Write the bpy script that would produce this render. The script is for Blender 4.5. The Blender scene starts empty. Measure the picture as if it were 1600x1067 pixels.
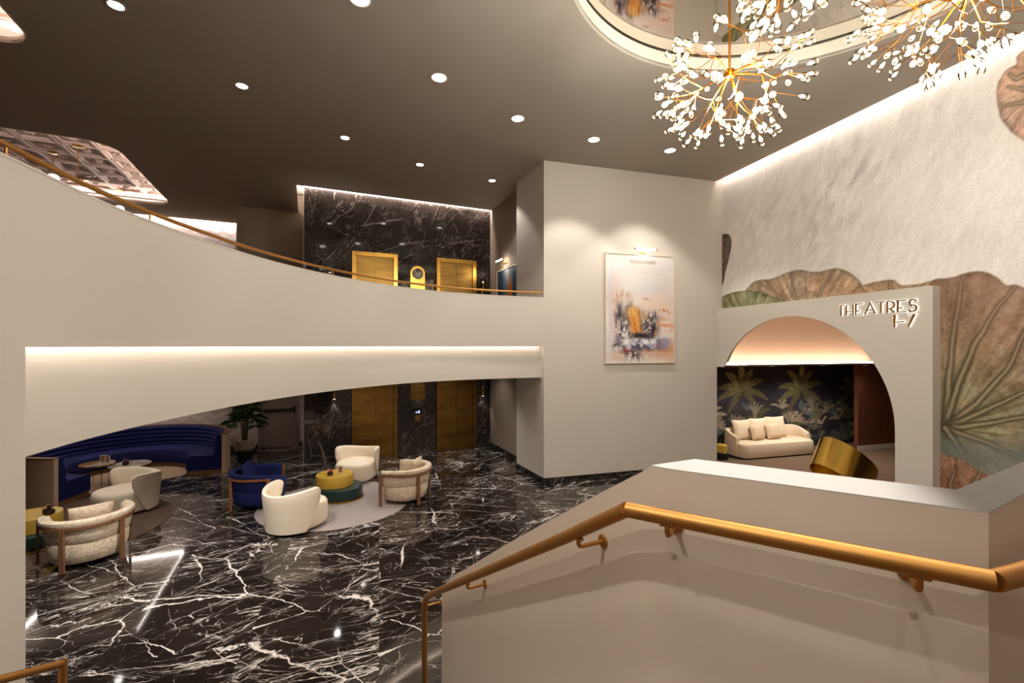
import bpy, bmesh, math, random
import numpy as np
from mathutils import Vector, Matrix
C = bpy.context.scene.collection
PI = math.pi
rnd = random.Random(7)
# ------------------------------------------------------------------ measuring the place
EYE, FP, HY = 2.9, 711.0, 541.0            # eye height, focal length and horizon row of the 1600x1067 frame
def gp(px, py, z=0.0):                     # the point at height z seen at a pixel
    Y = (z - EYE) * FP / (HY - py)
    return Vector(((px - 800) / FP * Y, Y, z))
def zat(py, Y): return EYE + (HY - py) / FP * Y
CEIL = 6.806
MEZZ = 3.10
LOUNGE = 2.55
AE = Vector((0.912, 0.410)); AE.normalize()          # along the elevator wall
AN = Vector((-AE.y, AE.x))
AP = Vector((0.960, 0.280)); AP.normalize()          # along the pier face
MU = Vector((0.283, -0.958)); MU.normalize()         # along the mural wall, towards the stair
PA = Vector((0.67, 9.56))                            # pier corner
def frame(o, d, z=0.0):
    d = Vector((d[0], d[1])).normalized()
    return Matrix(((d.x, -d.y, 0, o[0]), (d.y, d.x, 0, o[1]), (0, 0, 1, z), (0, 0, 0, 1)))
def px_on(o, d, px):                       # distance along a wall line where it meets image column px
    r = (px - 800) / FP
    return (r * o[1] - o[0]) / (d[0] - r * d[1])
def ab(a, b): return AE * a + AN * b

# ------------------------------------------------------------------ materials
def lin(c):
    return tuple(((v / 255) / 12.92 if v / 255 <= 0.04045 else ((v / 255 + 0.055) / 1.055) ** 2.4) for v in c)
class NT:
    def __init__(s, name):
        s.m = bpy.data.materials.new(name); s.m.use_nodes = True
        s.t = s.m.node_tree; s.t.nodes.clear()
        s.out = s.n('ShaderNodeOutputMaterial')
    def n(s, typ, ins=None, **kw):
        nd = s.t.nodes.new(typ)
        for k, v in kw.items(): setattr(nd, k, v)
        for k, v in (ins or {}).items(): s.set(nd.inputs[k], v)
        return nd
    def set(s, sock, v):
        if isinstance(v, bpy.types.NodeSocket): s.t.links.new(v, sock)
        elif isinstance(v, bpy.types.Node): s.t.links.new(v.outputs[0], sock)
        else:
            if sock.type == 'RGBA' and len(v) == 3: v = (*v, 1)
            sock.default_value = v
    def math(s, op, a, b=0.0, c=0.0, clamp=False):
        nd = s.n('ShaderNodeMath', operation=op, use_clamp=clamp)
        s.set(nd.inputs[0], a); s.set(nd.inputs[1], b); s.set(nd.inputs[2], c); return nd.outputs[0]
    def vmath(s, op, a, b=(0, 0, 0)):
        nd = s.n('ShaderNodeVectorMath', operation=op)
        s.set(nd.inputs[0], a)
        if op == 'SCALE': s.set(nd.inputs['Scale'], b)
        else: s.set(nd.inputs[1], b)
        return nd.outputs[0]
    def mix(s, f, a, b):
        nd = s.n('ShaderNodeMix', data_type='RGBA')
        s.set(nd.inputs[0], f); s.set(nd.inputs[6], a); s.set(nd.inputs[7], b); return nd.outputs[2]
    def noise(s, co, scale, detail=3.0, rough=0.5, dist=0.0):
        return s.n('ShaderNodeTexNoise', {'Vector': co, 'Scale': scale, 'Detail': detail, 'Roughness': rough, 'Distortion': dist})
    def obj(s): return s.n('ShaderNodeTexCoord').outputs['Object']
    def ramp(s, f, lo, hi):
        nd = s.n('ShaderNodeMapRange', {'Value': f, 'From Min': lo, 'From Max': hi}); nd.clamp = True; return nd.outputs[0]
    def bsdf(s, color, rough=0.5, metal=0.0, bump=None, bstr=0.2, bdist=0.01, coat=0.0, spec=0.5):
        b = s.n('ShaderNodeBsdfPrincipled')
        s.set(b.inputs['Base Color'], color); s.set(b.inputs['Roughness'], rough); s.set(b.inputs['Metallic'], metal)
        b.inputs['Coat Weight'].default_value = coat; b.inputs['Specular IOR Level'].default_value = spec
        if bump is not None:
            bp = s.n('ShaderNodeBump', {'Height': bump, 'Strength': bstr, 'Distance': bdist})
            s.t.links.new(bp.outputs[0], b.inputs['Normal'])
        s.t.links.new(b.outputs[0], s.out.inputs[0]); return b
def simple(name, rgb, rough=0.6, metal=0.0, var=0.08, vs=4.0, bs=60.0, bstr=0.1, coat=0.0, spec=0.5):
    k = NT(name); co = k.obj(); c = lin(rgb)
    f = k.noise(co, vs, 4.0)
    d = tuple(max(0, v * (1 - var)) for v in c); e = tuple(min(1, v * (1 + var)) for v in c)
    col = k.mix(f.outputs[0], d, e)
    k.bsdf(col, rough, metal, k.noise(co, bs, 2.0).outputs[0] if bstr else None, bstr, 0.004, coat, spec)
    return k.m
def emit(name, rgb, strength, sample=True):
    k = NT(name)
    f = k.noise(k.obj(), 3.0)
    col = k.mix(f.outputs[0], rgb, tuple(min(1, v * 1.02) for v in rgb))
    e = k.n('ShaderNodeEmission', {'Color': col, 'Strength': strength})
    k.t.links.new(e.outputs[0], k.out.inputs[0])
    if not sample: k.m.cycles.emission_sampling = 'NONE'
    return k.m
def marble(name, base, vein, rot, sc, tile=None, amount=1.0, rough=0.07, stretch=0.5, tilerot=0.0):
    k = NT(name); co = k.obj()
    seam = None; base_co = co
    if tile:
        tr = k.n('ShaderNodeVectorRotate', {'Vector': co, 'Angle': tilerot}, rotation_type='Z_AXIS').outputs[0]
        tv = k.vmath('DIVIDE', tr, (*tile, 1.0) if len(tile) == 2 else tile)
        wn = k.n('ShaderNodeTexWhiteNoise', {'Vector': k.vmath('FLOOR', tv)}, noise_dimensions='3D').outputs['Color']
        off = k.vmath('MULTIPLY', wn, (3.0, 3.0, 0.5))
        sp = k.n('ShaderNodeSeparateXYZ', {0: k.vmath('FRACTION', tv)}); ax = 1 if len(tile) == 2 else 2
        ex = k.math('ABSOLUTE', k.math('SUBTRACT', sp.outputs[0], 0.5)); ey = k.math('ABSOLUTE', k.math('SUBTRACT', sp.outputs[ax], 0.5))
        seam = k.math('MAXIMUM', k.math('GREATER_THAN', ex, 0.5 - 0.0022 / tile[0]), k.math('GREATER_THAN', ey, 0.5 - 0.0022 / tile[ax]))
        base_co = k.vmath('ADD', co, off)
    r = k.n('ShaderNodeVectorRotate', {'Vector': base_co, 'Rotation': rot}, rotation_type='EULER_XYZ').outputs[0]
    w = k.noise(r, 0.8 * sc, 2.0, 0.5).outputs['Color']
    w = k.vmath('SCALE', k.vmath('SUBTRACT', w, (0.5, 0.5, 0.5)), 0.34 / sc)
    w2 = k.noise(r, 7.0 * sc, 3.0, 0.65).outputs['Color']
    w2 = k.vmath('SCALE', k.vmath('SUBTRACT', w2, (0.5, 0.5, 0.5)), 0.085 / sc)
    p = k.vmath('ADD', k.vmath('ADD', r, w), w2)
    total = None
    def lay(line):
        nonlocal total
        total = line if total is None else k.math('MAXIMUM', total, line)
    for i, (s_, th, mlo, mhi, ang, st, g) in enumerate([(0.62, 0.0140, 0.42, 0.60, 0.0, stretch, 1.0), (0.95, 0.0100, 0.38, 0.60, 0.75, stretch, 0.95), (1.7, 0.0055, 0.44, 0.62, -0.35, stretch * .8, 0.8), (2.6, 0.0042, 0.45, 0.62, 1.1, .8, 0.6), (5.0, 0.0030, 0.50, 0.66, 0.2, .6, 0.45)]):
        q = k.n('ShaderNodeVectorRotate', {'Vector': p, 'Angle': ang}, rotation_type='Z_AXIS').outputs[0]
        q = k.vmath('ADD', k.vmath('MULTIPLY', q, (st, 1, 1)), (7.3 * i, 2.1 * i, 1.7 * i))
        v = k.n('ShaderNodeTexVoronoi', {'Vector': q, 'Scale': s_ * sc}, feature='DISTANCE_TO_EDGE').outputs['Distance']
        n = k.noise(q, 2.1 * s_ * sc, 2.0).outputs[0]; fine = k.noise(q, 16.0 * sc, 2.0).outputs[0]
        thick = k.math('MULTIPLY', k.math('MULTIPLY', k.ramp(n, mlo, mhi + 0.14), k.math('ADD', 0.35, fine)), th * s_ * sc * 1.25)
        line = k.math('SUBTRACT', 1.0, k.math('DIVIDE', v, k.math('ADD', thick, 0.0005)), clamp=True)
        lay(k.math('MULTIPLY', k.math('MULTIPLY', k.math('POWER', line, 0.5), k.ramp(n, mlo - 0.06, mhi - 0.06)), g * amount))
    for i, (ang, mk, g, th) in enumerate(((0.12, .48, 1.0, .013), (-0.5, .51, 0.9, .010), (0.62, .52, .85, .009))):       # bundles of brushed streaks
        q = k.n('ShaderNodeVectorRotate', {'Vector': k.vmath('ADD', r, k.vmath('SCALE', w2, 0.4)), 'Angle': ang}, rotation_type='Z_AXIS').outputs[0]
        n = k.noise(k.vmath('ADD', k.vmath('MULTIPLY', q, (1.1 * sc, 9.0 * sc, 9.0 * sc)), (3.0 * i, 1.0, 5.0)), 1.0, 3.0, 0.6).outputs[0]
        d = k.math('ABSOLUTE', k.math('SUBTRACT', n, 0.5)); m = k.noise(k.vmath('ADD', k.vmath('MULTIPLY', q, (.55, 1.5, 1.0)), (9.0 * i, 4.0, 0.0)), 1.25 * sc, 3.0, 0.6).outputs[0]
        mm = k.ramp(m, mk, mk + 0.13)
        line = k.math('SUBTRACT', 1.0, k.math('DIVIDE', d, k.math('ADD', k.math('MULTIPLY', mm, th * 1.6), 0.0005)), clamp=True)
        lay(k.math('MULTIPLY', k.math('MULTIPLY', k.math('POWER', line, 0.6), mm), g * amount))
    cloud = k.noise(p, 2.2 * sc, 5.0, 0.6).outputs[0]
    b0 = lin(base)
    col = k.mix(k.ramp(cloud, 0.35, 0.72), tuple(v * 0.65 for v in b0), tuple(v * 1.7 for v in b0))
    col = k.mix(total, col, lin(vein))
    if seam is not None: col = k.mix(k.math('MULTIPLY', seam, 0.6), col, (0.05, 0.043, 0.036))
    k.bsdf(col, rough, 0.0, None)
    return k.m
M = {}
M['plaster'] = simple('plaster', (206, 196, 182), 0.75, var=0.025, vs=1.2, bs=90, bstr=0.05, spec=0.25)
M['ceiling'] = simple('ceiling_paint', (163, 152, 138), 0.8, var=0.04, vs=1.0, bs=60, bstr=0.04, spec=0.2)
M['stairwall'] = simple('stair_plaster', (212, 197, 179), 0.75, var=0.03, vs=1.5, bs=110, bstr=0.06, spec=0.25)
M['cap'] = simple('white_cap', (188, 182, 175), 0.6, var=0.02, bstr=0.03)
M['white'] = simple('white_trim', (232, 222, 205), 0.6, var=0.02, bstr=0.03)
M['ring'] = simple('cream_ring', (200, 192, 174), 0.6, var=0.02, bstr=0.03)
M['tan'] = simple('tan_plaster', (205, 172, 142), 0.8, var=0.03, vs=2, bstr=0.04)
M['dark_wall'] = simple('taupe_wall', (150, 132, 116), 0.8, var=0.05, vs=2, bstr=0.04)
M['floor'] = marble('brown_black_marble', (31, 24, 21), (226, 214, 204), (0, 0, -0.45), 1.0, tile=(1.25, 2.5), rough=0.06, stretch=0.5, tilerot=-0.284)
M['wall_marble'] = marble('dark_wall_marble', (41, 34, 31), (168, 152, 142), (0.3, 0.9, 0.4), 0.8, tile=(1.2, 9.0, 0.6), amount=0.5, rough=0.05, stretch=0.3)
M['skirting'] = marble('dark_skirting', (30, 24, 22), (150, 138, 130), (0, 0, 0.4), 1.6, amount=0.5, rough=0.12)
def brass(name, rgb, rough, aniso=(1, 1, 14), amt=0.25):
    k = NT(name); co = k.vmath('MULTIPLY', k.obj(), aniso)
    f = k.noise(co, 1.6, 5.0, 0.6).outputs[0]; c = lin(rgb)
    col = k.mix(k.ramp(f, 0.3, 0.7), tuple(v * (1 - amt) for v in c), tuple(min(1, v * (1 + amt)) for v in c))
    g = k.noise(k.vmath('MULTIPLY', k.obj(), (1, 1, 60)), 8.0, 2.0).outputs[0]
    k.bsdf(col, k.math('ADD', rough, k.math('MULTIPLY', f, 0.1)), 1.0, g, 0.03, 0.004)
    return k.m
M['rail_brass'] = simple('satin_brass_rail', (188, 136, 74), 0.48, 1.0, var=0.05, bstr=0.0)
M['brass'] = simple('polished_brass', (202, 152, 70), 0.26, 1.0, var=0.08, bstr=0.0)
M['door_brass'] = brass('brushed_brass_doors', (150, 114, 58), 0.29, (0.5, 0.5, 2.2), 0.45)
M['drum_brass'] = simple('rolled_brass', (226, 186, 88), 0.22, 1.0, var=0.06, bstr=0.0)
M['mirror'] = simple('bronze_mirror', (232, 226, 218), 0.015, 1.0, var=0.0, bstr=0.0)
M['cream'] = simple('cream_boucle', (232, 214, 190), 0.9, var=0.05, vs=30, bs=160, bstr=0.25, spec=0.2)
M['sofa'] = simple('sand_linen', (216, 192, 162), 0.9, var=0.05, vs=20, bs=140, bstr=0.2, spec=0.2)
M['cushion'] = simple('sand_cushion_linen', (206, 178, 146), 0.9, var=0.06, vs=18, bs=140, bstr=0.2, spec=0.2)
M['navy'] = simple('navy_velvet', (24, 31, 80), 0.85, var=0.15, vs=8, bs=120, bstr=0.15, spec=0.25)
M['navy2'] = simple('navy_booth_velvet', (22, 28, 82), 0.85, var=0.15, vs=6, bs=120, bstr=0.15, spec=0.25)
M['wood'] = brass('walnut_tmp', (110, 70, 45), 0.4)
def woodmat(name, rgb, scale=(1, 1, 8), rough=0.45):
    k = NT(name); c = lin(rgb)
    p = k.vmath('MULTIPLY', k.obj(), scale)
    f = k.noise(p, 6.0, 5.0, 0.6, 0.6).outputs[0]
    col = k.mix(k.ramp(f, 0.3, 0.7), tuple(v * 0.6 for v in c), tuple(min(1, v * 1.35) for v in c))
    k.bsdf(col, rough, 0.0, f, 0.05, 0.003); return k.m
M['wood'] = woodmat('walnut', (122, 82, 54), (6, 6, 1.2))
M['redwood'] = woodmat('red_mahogany_slats', (104, 58, 36), (14, 14, 0.5))
def damask(name, a, b):
    k = NT(name); co = k.obj()
    w = k.noise(co, 7.0, 2.0).outputs['Color']
    p = k.vmath('ADD', co, k.vmath('SCALE', w, 0.28))
    f = k.n('ShaderNodeTexWave', {'Vector': p, 'Scale': 6.0, 'Distortion': 7.0, 'Detail': 2.0, 'Detail Scale': 2.0}, wave_type='RINGS', rings_direction='SPHERICAL').outputs[1]
    t = k.noise(co, 160, 2.0).outputs[0]
    k.bsdf(k.mix(k.ramp(f, 0.35, 0.75), lin(a), lin(b)), 0.7, 0.0, k.math('ADD', f, k.math('MULTIPLY', t, 0.4)), 0.25, 0.004, spec=0.3); return k.m
M['damask'] = damask('damask_velvet', (222, 201, 174), (198, 174, 148))
M['yellow'] = simple('mustard_lacquer', (196, 156, 56), 0.35, var=0.05, bstr=0.0)
M['green'] = simple('deep_green_leather', (18, 48, 43), 0.4, var=0.12, bstr=0.05)
M['black'] = simple('black_lacquer', (16, 16, 22), 0.4, var=0.1, bstr=0.0)
M['rug'] = simple('grey_rug_pile', (152, 138, 132), 0.95, var=0.12, vs=5, bs=150, bstr=0.4, spec=0.1)
M['rugbrown'] = simple('brown_rug_pile', (96, 76, 64), 0.95, var=0.12, vs=5, bs=150, bstr=0.4, spec=0.1)
M['rugbeige'] = simple('beige_rug_pile', (172, 146, 122), 0.95, var=0.1, vs=5, bs=150, bstr=0.4, spec=0.1)
M['carpet'] = simple('brown_carpet', (110, 88, 70), 0.95, var=0.08, vs=4, bs=150, bstr=0.4, spec=0.1)
M['tin'] = simple('pressed_tin', (176, 150, 138), 0.6, var=0.06, vs=5, bstr=0.02, spec=0.3)
M['gold'] = simple('gold_branches', (168, 104, 26), 0.34, 1.0, var=0.05, bstr=0.0)
M['pot'] = simple('white_pot', (205, 190, 170), 0.6, var=0.04)
M['leaf'] = simple('palm_leaf', (62, 82, 34), 0.55, var=0.35, vs=10, bstr=0.0)
M['stem'] = simple('palm_stem', (92, 84, 48), 0.7, var=0.2)
M['greydoor'] = simple('taupe_door', (140, 118, 106), 0.5, var=0.05)
M['steel'] = simple('dark_steel', (70, 66, 56), 0.35, 0.9, var=0.05, bstr=0.0)
M['tabletop'] = marble('white_table_marble', (150, 138, 128), (232, 222, 210), (0, 0, 0.5), 3.0, amount=0.3, rough=0.2)
M['pink'] = simple('pink_petals', (206, 96, 104), 0.6, var=0.15, vs=30)
M['red'] = simple('russet_petals', (150, 70, 58), 0.6, var=0.2, vs=30)
M['glassdark'] = simple('smoked_bowl', (60, 44, 38), 0.15, var=0.1, bstr=0.0)
M['card'] = simple('printed_card', (150, 110, 84), 0.5, var=0.3, vs=60, bstr=0.0)
M['ivory'] = simple('ivory_frame', (226, 214, 190), 0.4, var=0.02, bstr=0.0)
M['screen'] = simple('black_screen', (6, 6, 16), 0.15, var=0.1, bstr=0.0)
M['slate'] = simple('grey_slate_plate', (92, 84, 80), 0.5, var=0.06)
WARM = (1.0, 0.98, 0.94); PINKW = (1.0, 0.90, 0.83)
M['led'] = emit('led_strip', PINKW, 42.0)
M['led_mural'] = emit('led_strip_mural', PINKW, 26.0)
M['led_low'] = emit('led_strip_dim', PINKW, 40.0)
M['led_hi'] = emit('led_strip_bright', PINKW, 170.0)
M['led_mid'] = emit('led_strip_medium', PINKW, 90.0)
M['lamp'] = emit('lamp_lens', (1.0, 0.93, 0.85), 18.0, False)
M['bulb'] = emit('bulb_core', (1.0, 0.88, 0.66), 9.0, False)
M['globe'] = emit('opal_globe', (1.0, 0.9, 0.8), 6.0)
M['halo'] = emit('sign_halo', (1.0, 0.94, 0.86), 2.6)
M['tube'] = emit('picture_lamp_tube', (1.0, 0.94, 0.84), 5.0)
M['digit'] = emit('blue_digits', (0.55, 0.6, 1.0), 2.5)
def glassmat():
    k = NT('clear_bulb_glass')
    f = k.n('ShaderNodeFresnel', {'IOR': 1.45}); nz = k.noise(k.obj(), 40.0)
    t = k.n('ShaderNodeBsdfTransparent', {'Color': (1.0, 0.97, 0.92)}); g = k.n('ShaderNodeBsdfGlossy', {'Color': (1, 0.95, 0.85), 'Roughness': k.math('MULTIPLY', nz.outputs[0], 0.1)})
    mx = k.n('ShaderNodeMixShader', {0: f, 1: t, 2: g}); k.t.links.new(mx.outputs[0], k.out.inputs[0]); return k.m
M['bulbglass'] = glassmat()
def chevron(name, a, b):
    k = NT(name); sp = k.n('ShaderNodeSeparateXYZ', {0: k.obj()})
    zz = k.math('ABSOLUTE', k.math('SUBTRACT', k.math('FRACT', k.math('MULTIPLY', sp.outputs[0], 2.6)), 0.5))
    v = k.math('FRACT', k.math('ADD', k.math('MULTIPLY', sp.outputs[2], 4.0), k.math('MULTIPLY', zz, 1.0)))
    f = k.math('GREATER_THAN', v, 0.5)
    k.bsdf(k.mix(f, lin(a), lin(b)), 0.7); return k.m
M['chevron'] = chevron('chevron_wallpaper', (214, 198, 190), (194, 176, 170))
def painted(name, nscale=35.0, amt=0.25, rough=0.8):
    k = NT(name); at = k.n('ShaderNodeVertexColor', layer_name='Col').outputs[0]
    f = k.noise(k.obj(), nscale, 6.0, 0.65).outputs[0]
    h = k.n('ShaderNodeHueSaturation', {'Color': at, 'Value': k.math('ADD', 1 - amt / 2, k.math('MULTIPLY', f, amt))}).outputs[0]
    k.bsdf(h, rough, 0.0, f, 0.08, 0.003, spec=0.25); return k.m
M['mural'] = painted('mural_wallcovering', 30.0, 0.5)
M['canvas'] = painted('painted_canvas', 60.0, 0.12, 0.6)
M['botanic'] = painted('botanical_wallpaper', 30.0, 0.5, 0.7)

# ------------------------------------------------------------------ mesh helpers
class MB:
    def __init__(s): s.v, s.f, s.sm, s.mi = [], [], [], []
    def add(s, vs, fs, smooth=False, mi=0):
        o = len(s.v); s.v += [tuple(v) for v in vs]
        for f in fs: s.f.append(tuple(i + o for i in f)); s.sm.append(smooth); s.mi.append(mi)
        return s
    def box(s, x0, x1, y0, y1, z0, z1, M4=None, mi=0):
        vs = [Vector(p) for p in ((x0, y0, z0), (x1, y0, z0), (x1, y1, z0), (x0, y1, z0), (x0, y0, z1), (x1, y0, z1), (x1, y1, z1), (x0, y1, z1))]
        if M4 is not None: vs = [M4 @ v for v in vs]
        return s.add(vs, [(0, 3, 2, 1), (4, 5, 6, 7), (0, 1, 5, 4), (1, 2, 6, 5), (2, 3, 7, 6), (3, 0, 4, 7)], False, mi)
    def prism(s, poly, z0, z1, smooth=False, mi=0):
        n = len(poly)
        s.add([(p[0], p[1], z0) for p in poly] + [(p[0], p[1], z1) for p in poly], [tuple(range(n - 1, -1, -1)), tuple(range(n, 2 * n))], False, mi)
        o = len(s.v) - 2 * n
        for i in range(n):
            j = (i + 1) % n; s.f.append((o + i, o + j, o + n + j, o + n + i)); s.sm.append(smooth); s.mi.append(mi)
        return s
    def tube(s, path, r, n=10, closed=False, mi=0, rect=None):
        P = [Vector(p) for p in path]; m = len(P); rings = []
        up = None
        for i in range(m):
            if closed: t = (P[(i + 1) % m] - P[i - 1])
            else: t = P[min(i + 1, m - 1)] - P[max(i - 1, 0)]
            if t.length < 1e-9: t = Vector((0, 0, 1))
            t.normalize()
            if 0 < i < m - 1 or closed:
                a = (P[i] - P[i - 1]).normalized(); c = max(0.35, a.dot(t))
            else: c = 1.0
            if up is None:
                up = Vector((0, 0, 1)) if abs(t.z) < 0.9 else Vector((1, 0, 0))
            x = up.cross(t)
            if x.length < 1e-6: x = Vector((0, 1, 0)).cross(t)
            x.normalize(); y = t.cross(x).normalized(); up = y
            rr = r[i] if isinstance(r, (list, tuple)) else r
            if rect: rings.append([P[i] + x * (rect[0] * a_) + y * (rect[1] * b_) for a_, b_ in ((-.5, -.5), (.5, -.5), (.5, .5), (-.5, .5))])
            else: rings.append([P[i] + (x * math.cos(2 * PI * k / n) + y * math.sin(2 * PI * k / n)) * rr for k in range(n)])
        if rect: n = 4
        vs = [v for g in rings for v in g]; fs = []
        for i in range(m if closed else m - 1):
            for k in range(n):
                a, b = i * n + k, i * n + (k + 1) % n; j = ((i + 1) % m) * n
                fs.append((a, b, j + (k + 1) % n, j + k))
        if not closed: fs += [tuple(range(n - 1, -1, -1)), tuple(range((m - 1) * n, m * n))]
        return s.add(vs, fs, not rect, mi)
    def lathe(s, prof, n=32, M4=None, mi=0, smooth=True):
        vs = []; fs = []; m = len(prof)
        for r, z in prof:
            for k in range(n):
                v = Vector((r * math.cos(2 * PI * k / n), r * math.sin(2 * PI * k / n), z)); vs.append(M4 @ v if M4 is not None else v)
        for i in range(m - 1):
            for k in range(n): fs.append((i * n + k, i * n + (k + 1) % n, (i + 1) * n + (k + 1) % n, (i + 1) * n + k))
        fs += [tuple(range(n - 1, -1, -1)), tuple(range((m - 1) * n, m * n))]
        return s.add(vs, fs, smooth, mi)
    def grid(s, rows, smooth=True, mi=0, close=False):
        m, n = len(rows), len(rows[0]); fs = []
        for i in range(m - 1):
            for j in range(n if close else n - 1):
                a = i * n + j; b = i * n + (j + 1) % n; fs.append((a, b, b + n, a + n))
        return s.add([v for r in rows for v in r], fs, smooth, mi)
    def mesh(s, name, mats):
        me = bpy.data.meshes.new(name); me.from_pydata(s.v, [], s.f)
        me.polygons.foreach_set('use_smooth', s.sm); me.polygons.foreach_set('material_index', s.mi)
        for m in (mats if isinstance(mats, (list, tuple)) else [mats]): me.materials.append(m)
        bm = bmesh.new(); bm.from_mesh(me); bmesh.ops.remove_doubles(bm, verts=bm.verts, dist=1e-5)
        bmesh.ops.recalc_face_normals(bm, faces=bm.faces); bm.to_mesh(me); bm.free(); me.update(); me.set_sharp_from_angle(angle=0.75); return me
    def build(s, name, mats, parent=None, bevel=0.0, sub=0, auto=None):
        return link(name, s.mesh(name, mats), parent, bevel, sub)
def link(name, me, parent=None, bevel=0.0, sub=0, M4=None):
    o = bpy.data.objects.new(name, me); C.objects.link(o)
    if parent is not None: o.parent = parent
    if M4 is not None: o.matrix_world = M4
    if bevel:
        b = o.modifiers.new('bevel', 'BEVEL'); b.width = bevel; b.segments = 2; b.limit_method = 'ANGLE'; b.angle_limit = 0.7
        b.harden_normals = False
    if sub:
        b = o.modifiers.new('subdivision', 'SUBSURF'); b.levels = sub; b.render_levels = sub
    return o
def plate(name, loops, depth, mat, M4=None, parent=None, place=True):   # flat plate with holes; local z from 0 to depth
    cu = bpy.data.curves.new('outline', 'CURVE'); cu.dimensions = '2D'; cu.fill_mode = 'BOTH'; cu.extrude = depth / 2
    for lp in loops:
        sp = cu.splines.new('POLY'); sp.points.add(len(lp) - 1); sp.use_cyclic_u = True
        for i, p in enumerate(lp): sp.points[i].co = (p[0], p[1], 0, 1)
    co = bpy.data.objects.new('outline', cu); me = bpy.data.meshes.new_from_object(co)
    bpy.data.objects.remove(co); bpy.data.curves.remove(cu)
    me.transform(Matrix.Translation((0, 0, depth / 2)))
    if M4 is not None: me.transform(M4)
    bm = bmesh.new(); bm.from_mesh(me); bmesh.ops.remove_doubles(bm, verts=bm.verts, dist=1e-5); bmesh.ops.recalc_face_normals(bm, faces=bm.faces); bm.to_mesh(me); bm.free()
    me.materials.clear(); me.materials.append(mat); me.name = name
    for p in me.polygons: p.use_smooth = False
    return link(name, me, parent)
UPRIGHT = Matrix(((1, 0, 0, 0), (0, 0, 1, 0), (0, 1, 0, 0), (0, 0, 0, 1)))     # plate drawn in (x, height), thickness along +y
def tag(o, label, cat, group=None):
    o['label'] = label; o['category'] = cat
    if group: o['group'] = group
    return o
def thing(name, label, cat, loc=(0, 0, 0), rz=0.0, group=None, M4=None):
    o = bpy.data.objects.new(name, None); C.objects.link(o); o.empty_display_size = 0.1
    if M4 is not None: o.matrix_world = M4
    else: o.location = loc; o.rotation_euler = (0, 0, rz)
    return tag(o, label, cat, group)
def struct(o): o['kind'] = 'structure'; return o
def kids(o): return [c for c in C.objects if c.parent == o]
def dup(root, loc, rz, label, group=None):
    def cp(o, par):
        c = o.copy(); C.objects.link(c)
        if par is not None: c.parent = par
        for ch in [x for x in list(C.objects) if x.parent == o]: cp(ch, c)
        return c
    r = cp(root, None); r.location = loc; r.rotation_euler = (0, 0, rz); r['label'] = label
    if group: r['group'] = group
    return r
def rounded(x0, x1, y0, y1, r, n=8):
    pts = []
    for cx, cy, a0 in ((x1 - r, y1 - r, 0), (x0 + r, y1 - r, PI / 2), (x0 + r, y0 + r, PI), (x1 - r, y0 + r, 1.5 * PI)):
        for i in range(n + 1):
            a = a0 + PI / 2 * i / n; pts.append((cx + r * math.cos(a), cy + r * math.sin(a)))
    return pts
def smooth_path(P, n=8):
    P = [Vector(p) for p in P]; out = []
    for i in range(len(P) - 1):
        p0, p1, p2, p3 = P[max(i - 1, 0)], P[i], P[i + 1], P[min(i + 2, len(P) - 1)]
        for k in range(n):
            t = k / n
            out.append(0.5 * ((2 * p1) + (p2 - p0) * t + (2 * p0 - 5 * p1 + 4 * p2 - p3) * t * t + (3 * p1 - p0 - 3 * p2 + p3) * t ** 3))
    out.append(P[-1]); return out
def spline(P, n):                          # natural cubic spline through plan points, by chord length
    P = np.array([tuple(p) for p in P], float); s = np.concatenate([[0], np.cumsum(np.linalg.norm(np.diff(P, axis=0), axis=1))]); m = len(P); h = np.diff(s)
    A = np.eye(m); R = np.zeros((m, P.shape[1]))
    for i in range(1, m - 1):
        A[i, i - 1], A[i, i], A[i, i + 1] = h[i - 1], 2 * (h[i - 1] + h[i]), h[i]; R[i] = 6 * ((P[i + 1] - P[i]) / h[i] - (P[i] - P[i - 1]) / h[i - 1])
    K = np.linalg.solve(A, R); out = []
    for t in np.linspace(0, s[-1], n):
        i = min(max(int(np.searchsorted(s, t)) - 1, 0), m - 2); a, b = s[i + 1] - t, t - s[i]
        out.append(Vector(K[i] * a ** 3 / (6 * h[i]) + K[i + 1] * b ** 3 / (6 * h[i]) + (P[i] / h[i] - K[i] * h[i] / 6) * a + (P[i + 1] / h[i] - K[i + 1] * h[i] / 6) * b))
    return out
def offset(P, d):                          # plan curve moved sideways, + is to the left of travel
    out = []
    for i in range(len(P)):
        t = (P[min(i + 1, len(P) - 1)] - P[max(i - 1, 0)]).normalized(); out.append(Vector((P[i].x - t.y * d, P[i].y + t.x * d)))
    return out
def ribbon_wall(P, d0, d1, z0, z1, smooth=True):
    a, b = offset(P, d0), offset(P, d1); mb = MB(); n = len(P)
    def row(q, z): return [(p.x, p.y, z) for p in q]
    mb.grid([row(a, z0), row(a, z1)], smooth); mb.grid([row(b, z0), row(b, z1)], smooth)
    mb.grid([row(a, z0), row(b, z0)], False); mb.grid([row(a, z1), row(b, z1)], False)
    for i in (0, n - 1): mb.add([(a[i].x, a[i].y, z0), (b[i].x, b[i].y, z0), (b[i].x, b[i].y, z1), (a[i].x, a[i].y, z1)], [(0, 1, 2, 3)])
    return mb
def wall_mesh(name, a, b, z0, z1, th, mat):           # straight wall whose camera side runs a -> b; the object's own x runs along it
    a = Vector(a[:2]); b = Vector(b[:2]); L = (b - a).length
    o = MB().box(0, L, 0, th, 0, z1 - z0).build(name, mat); o.matrix_world = frame(a, b - a, z0); return struct(o)
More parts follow.
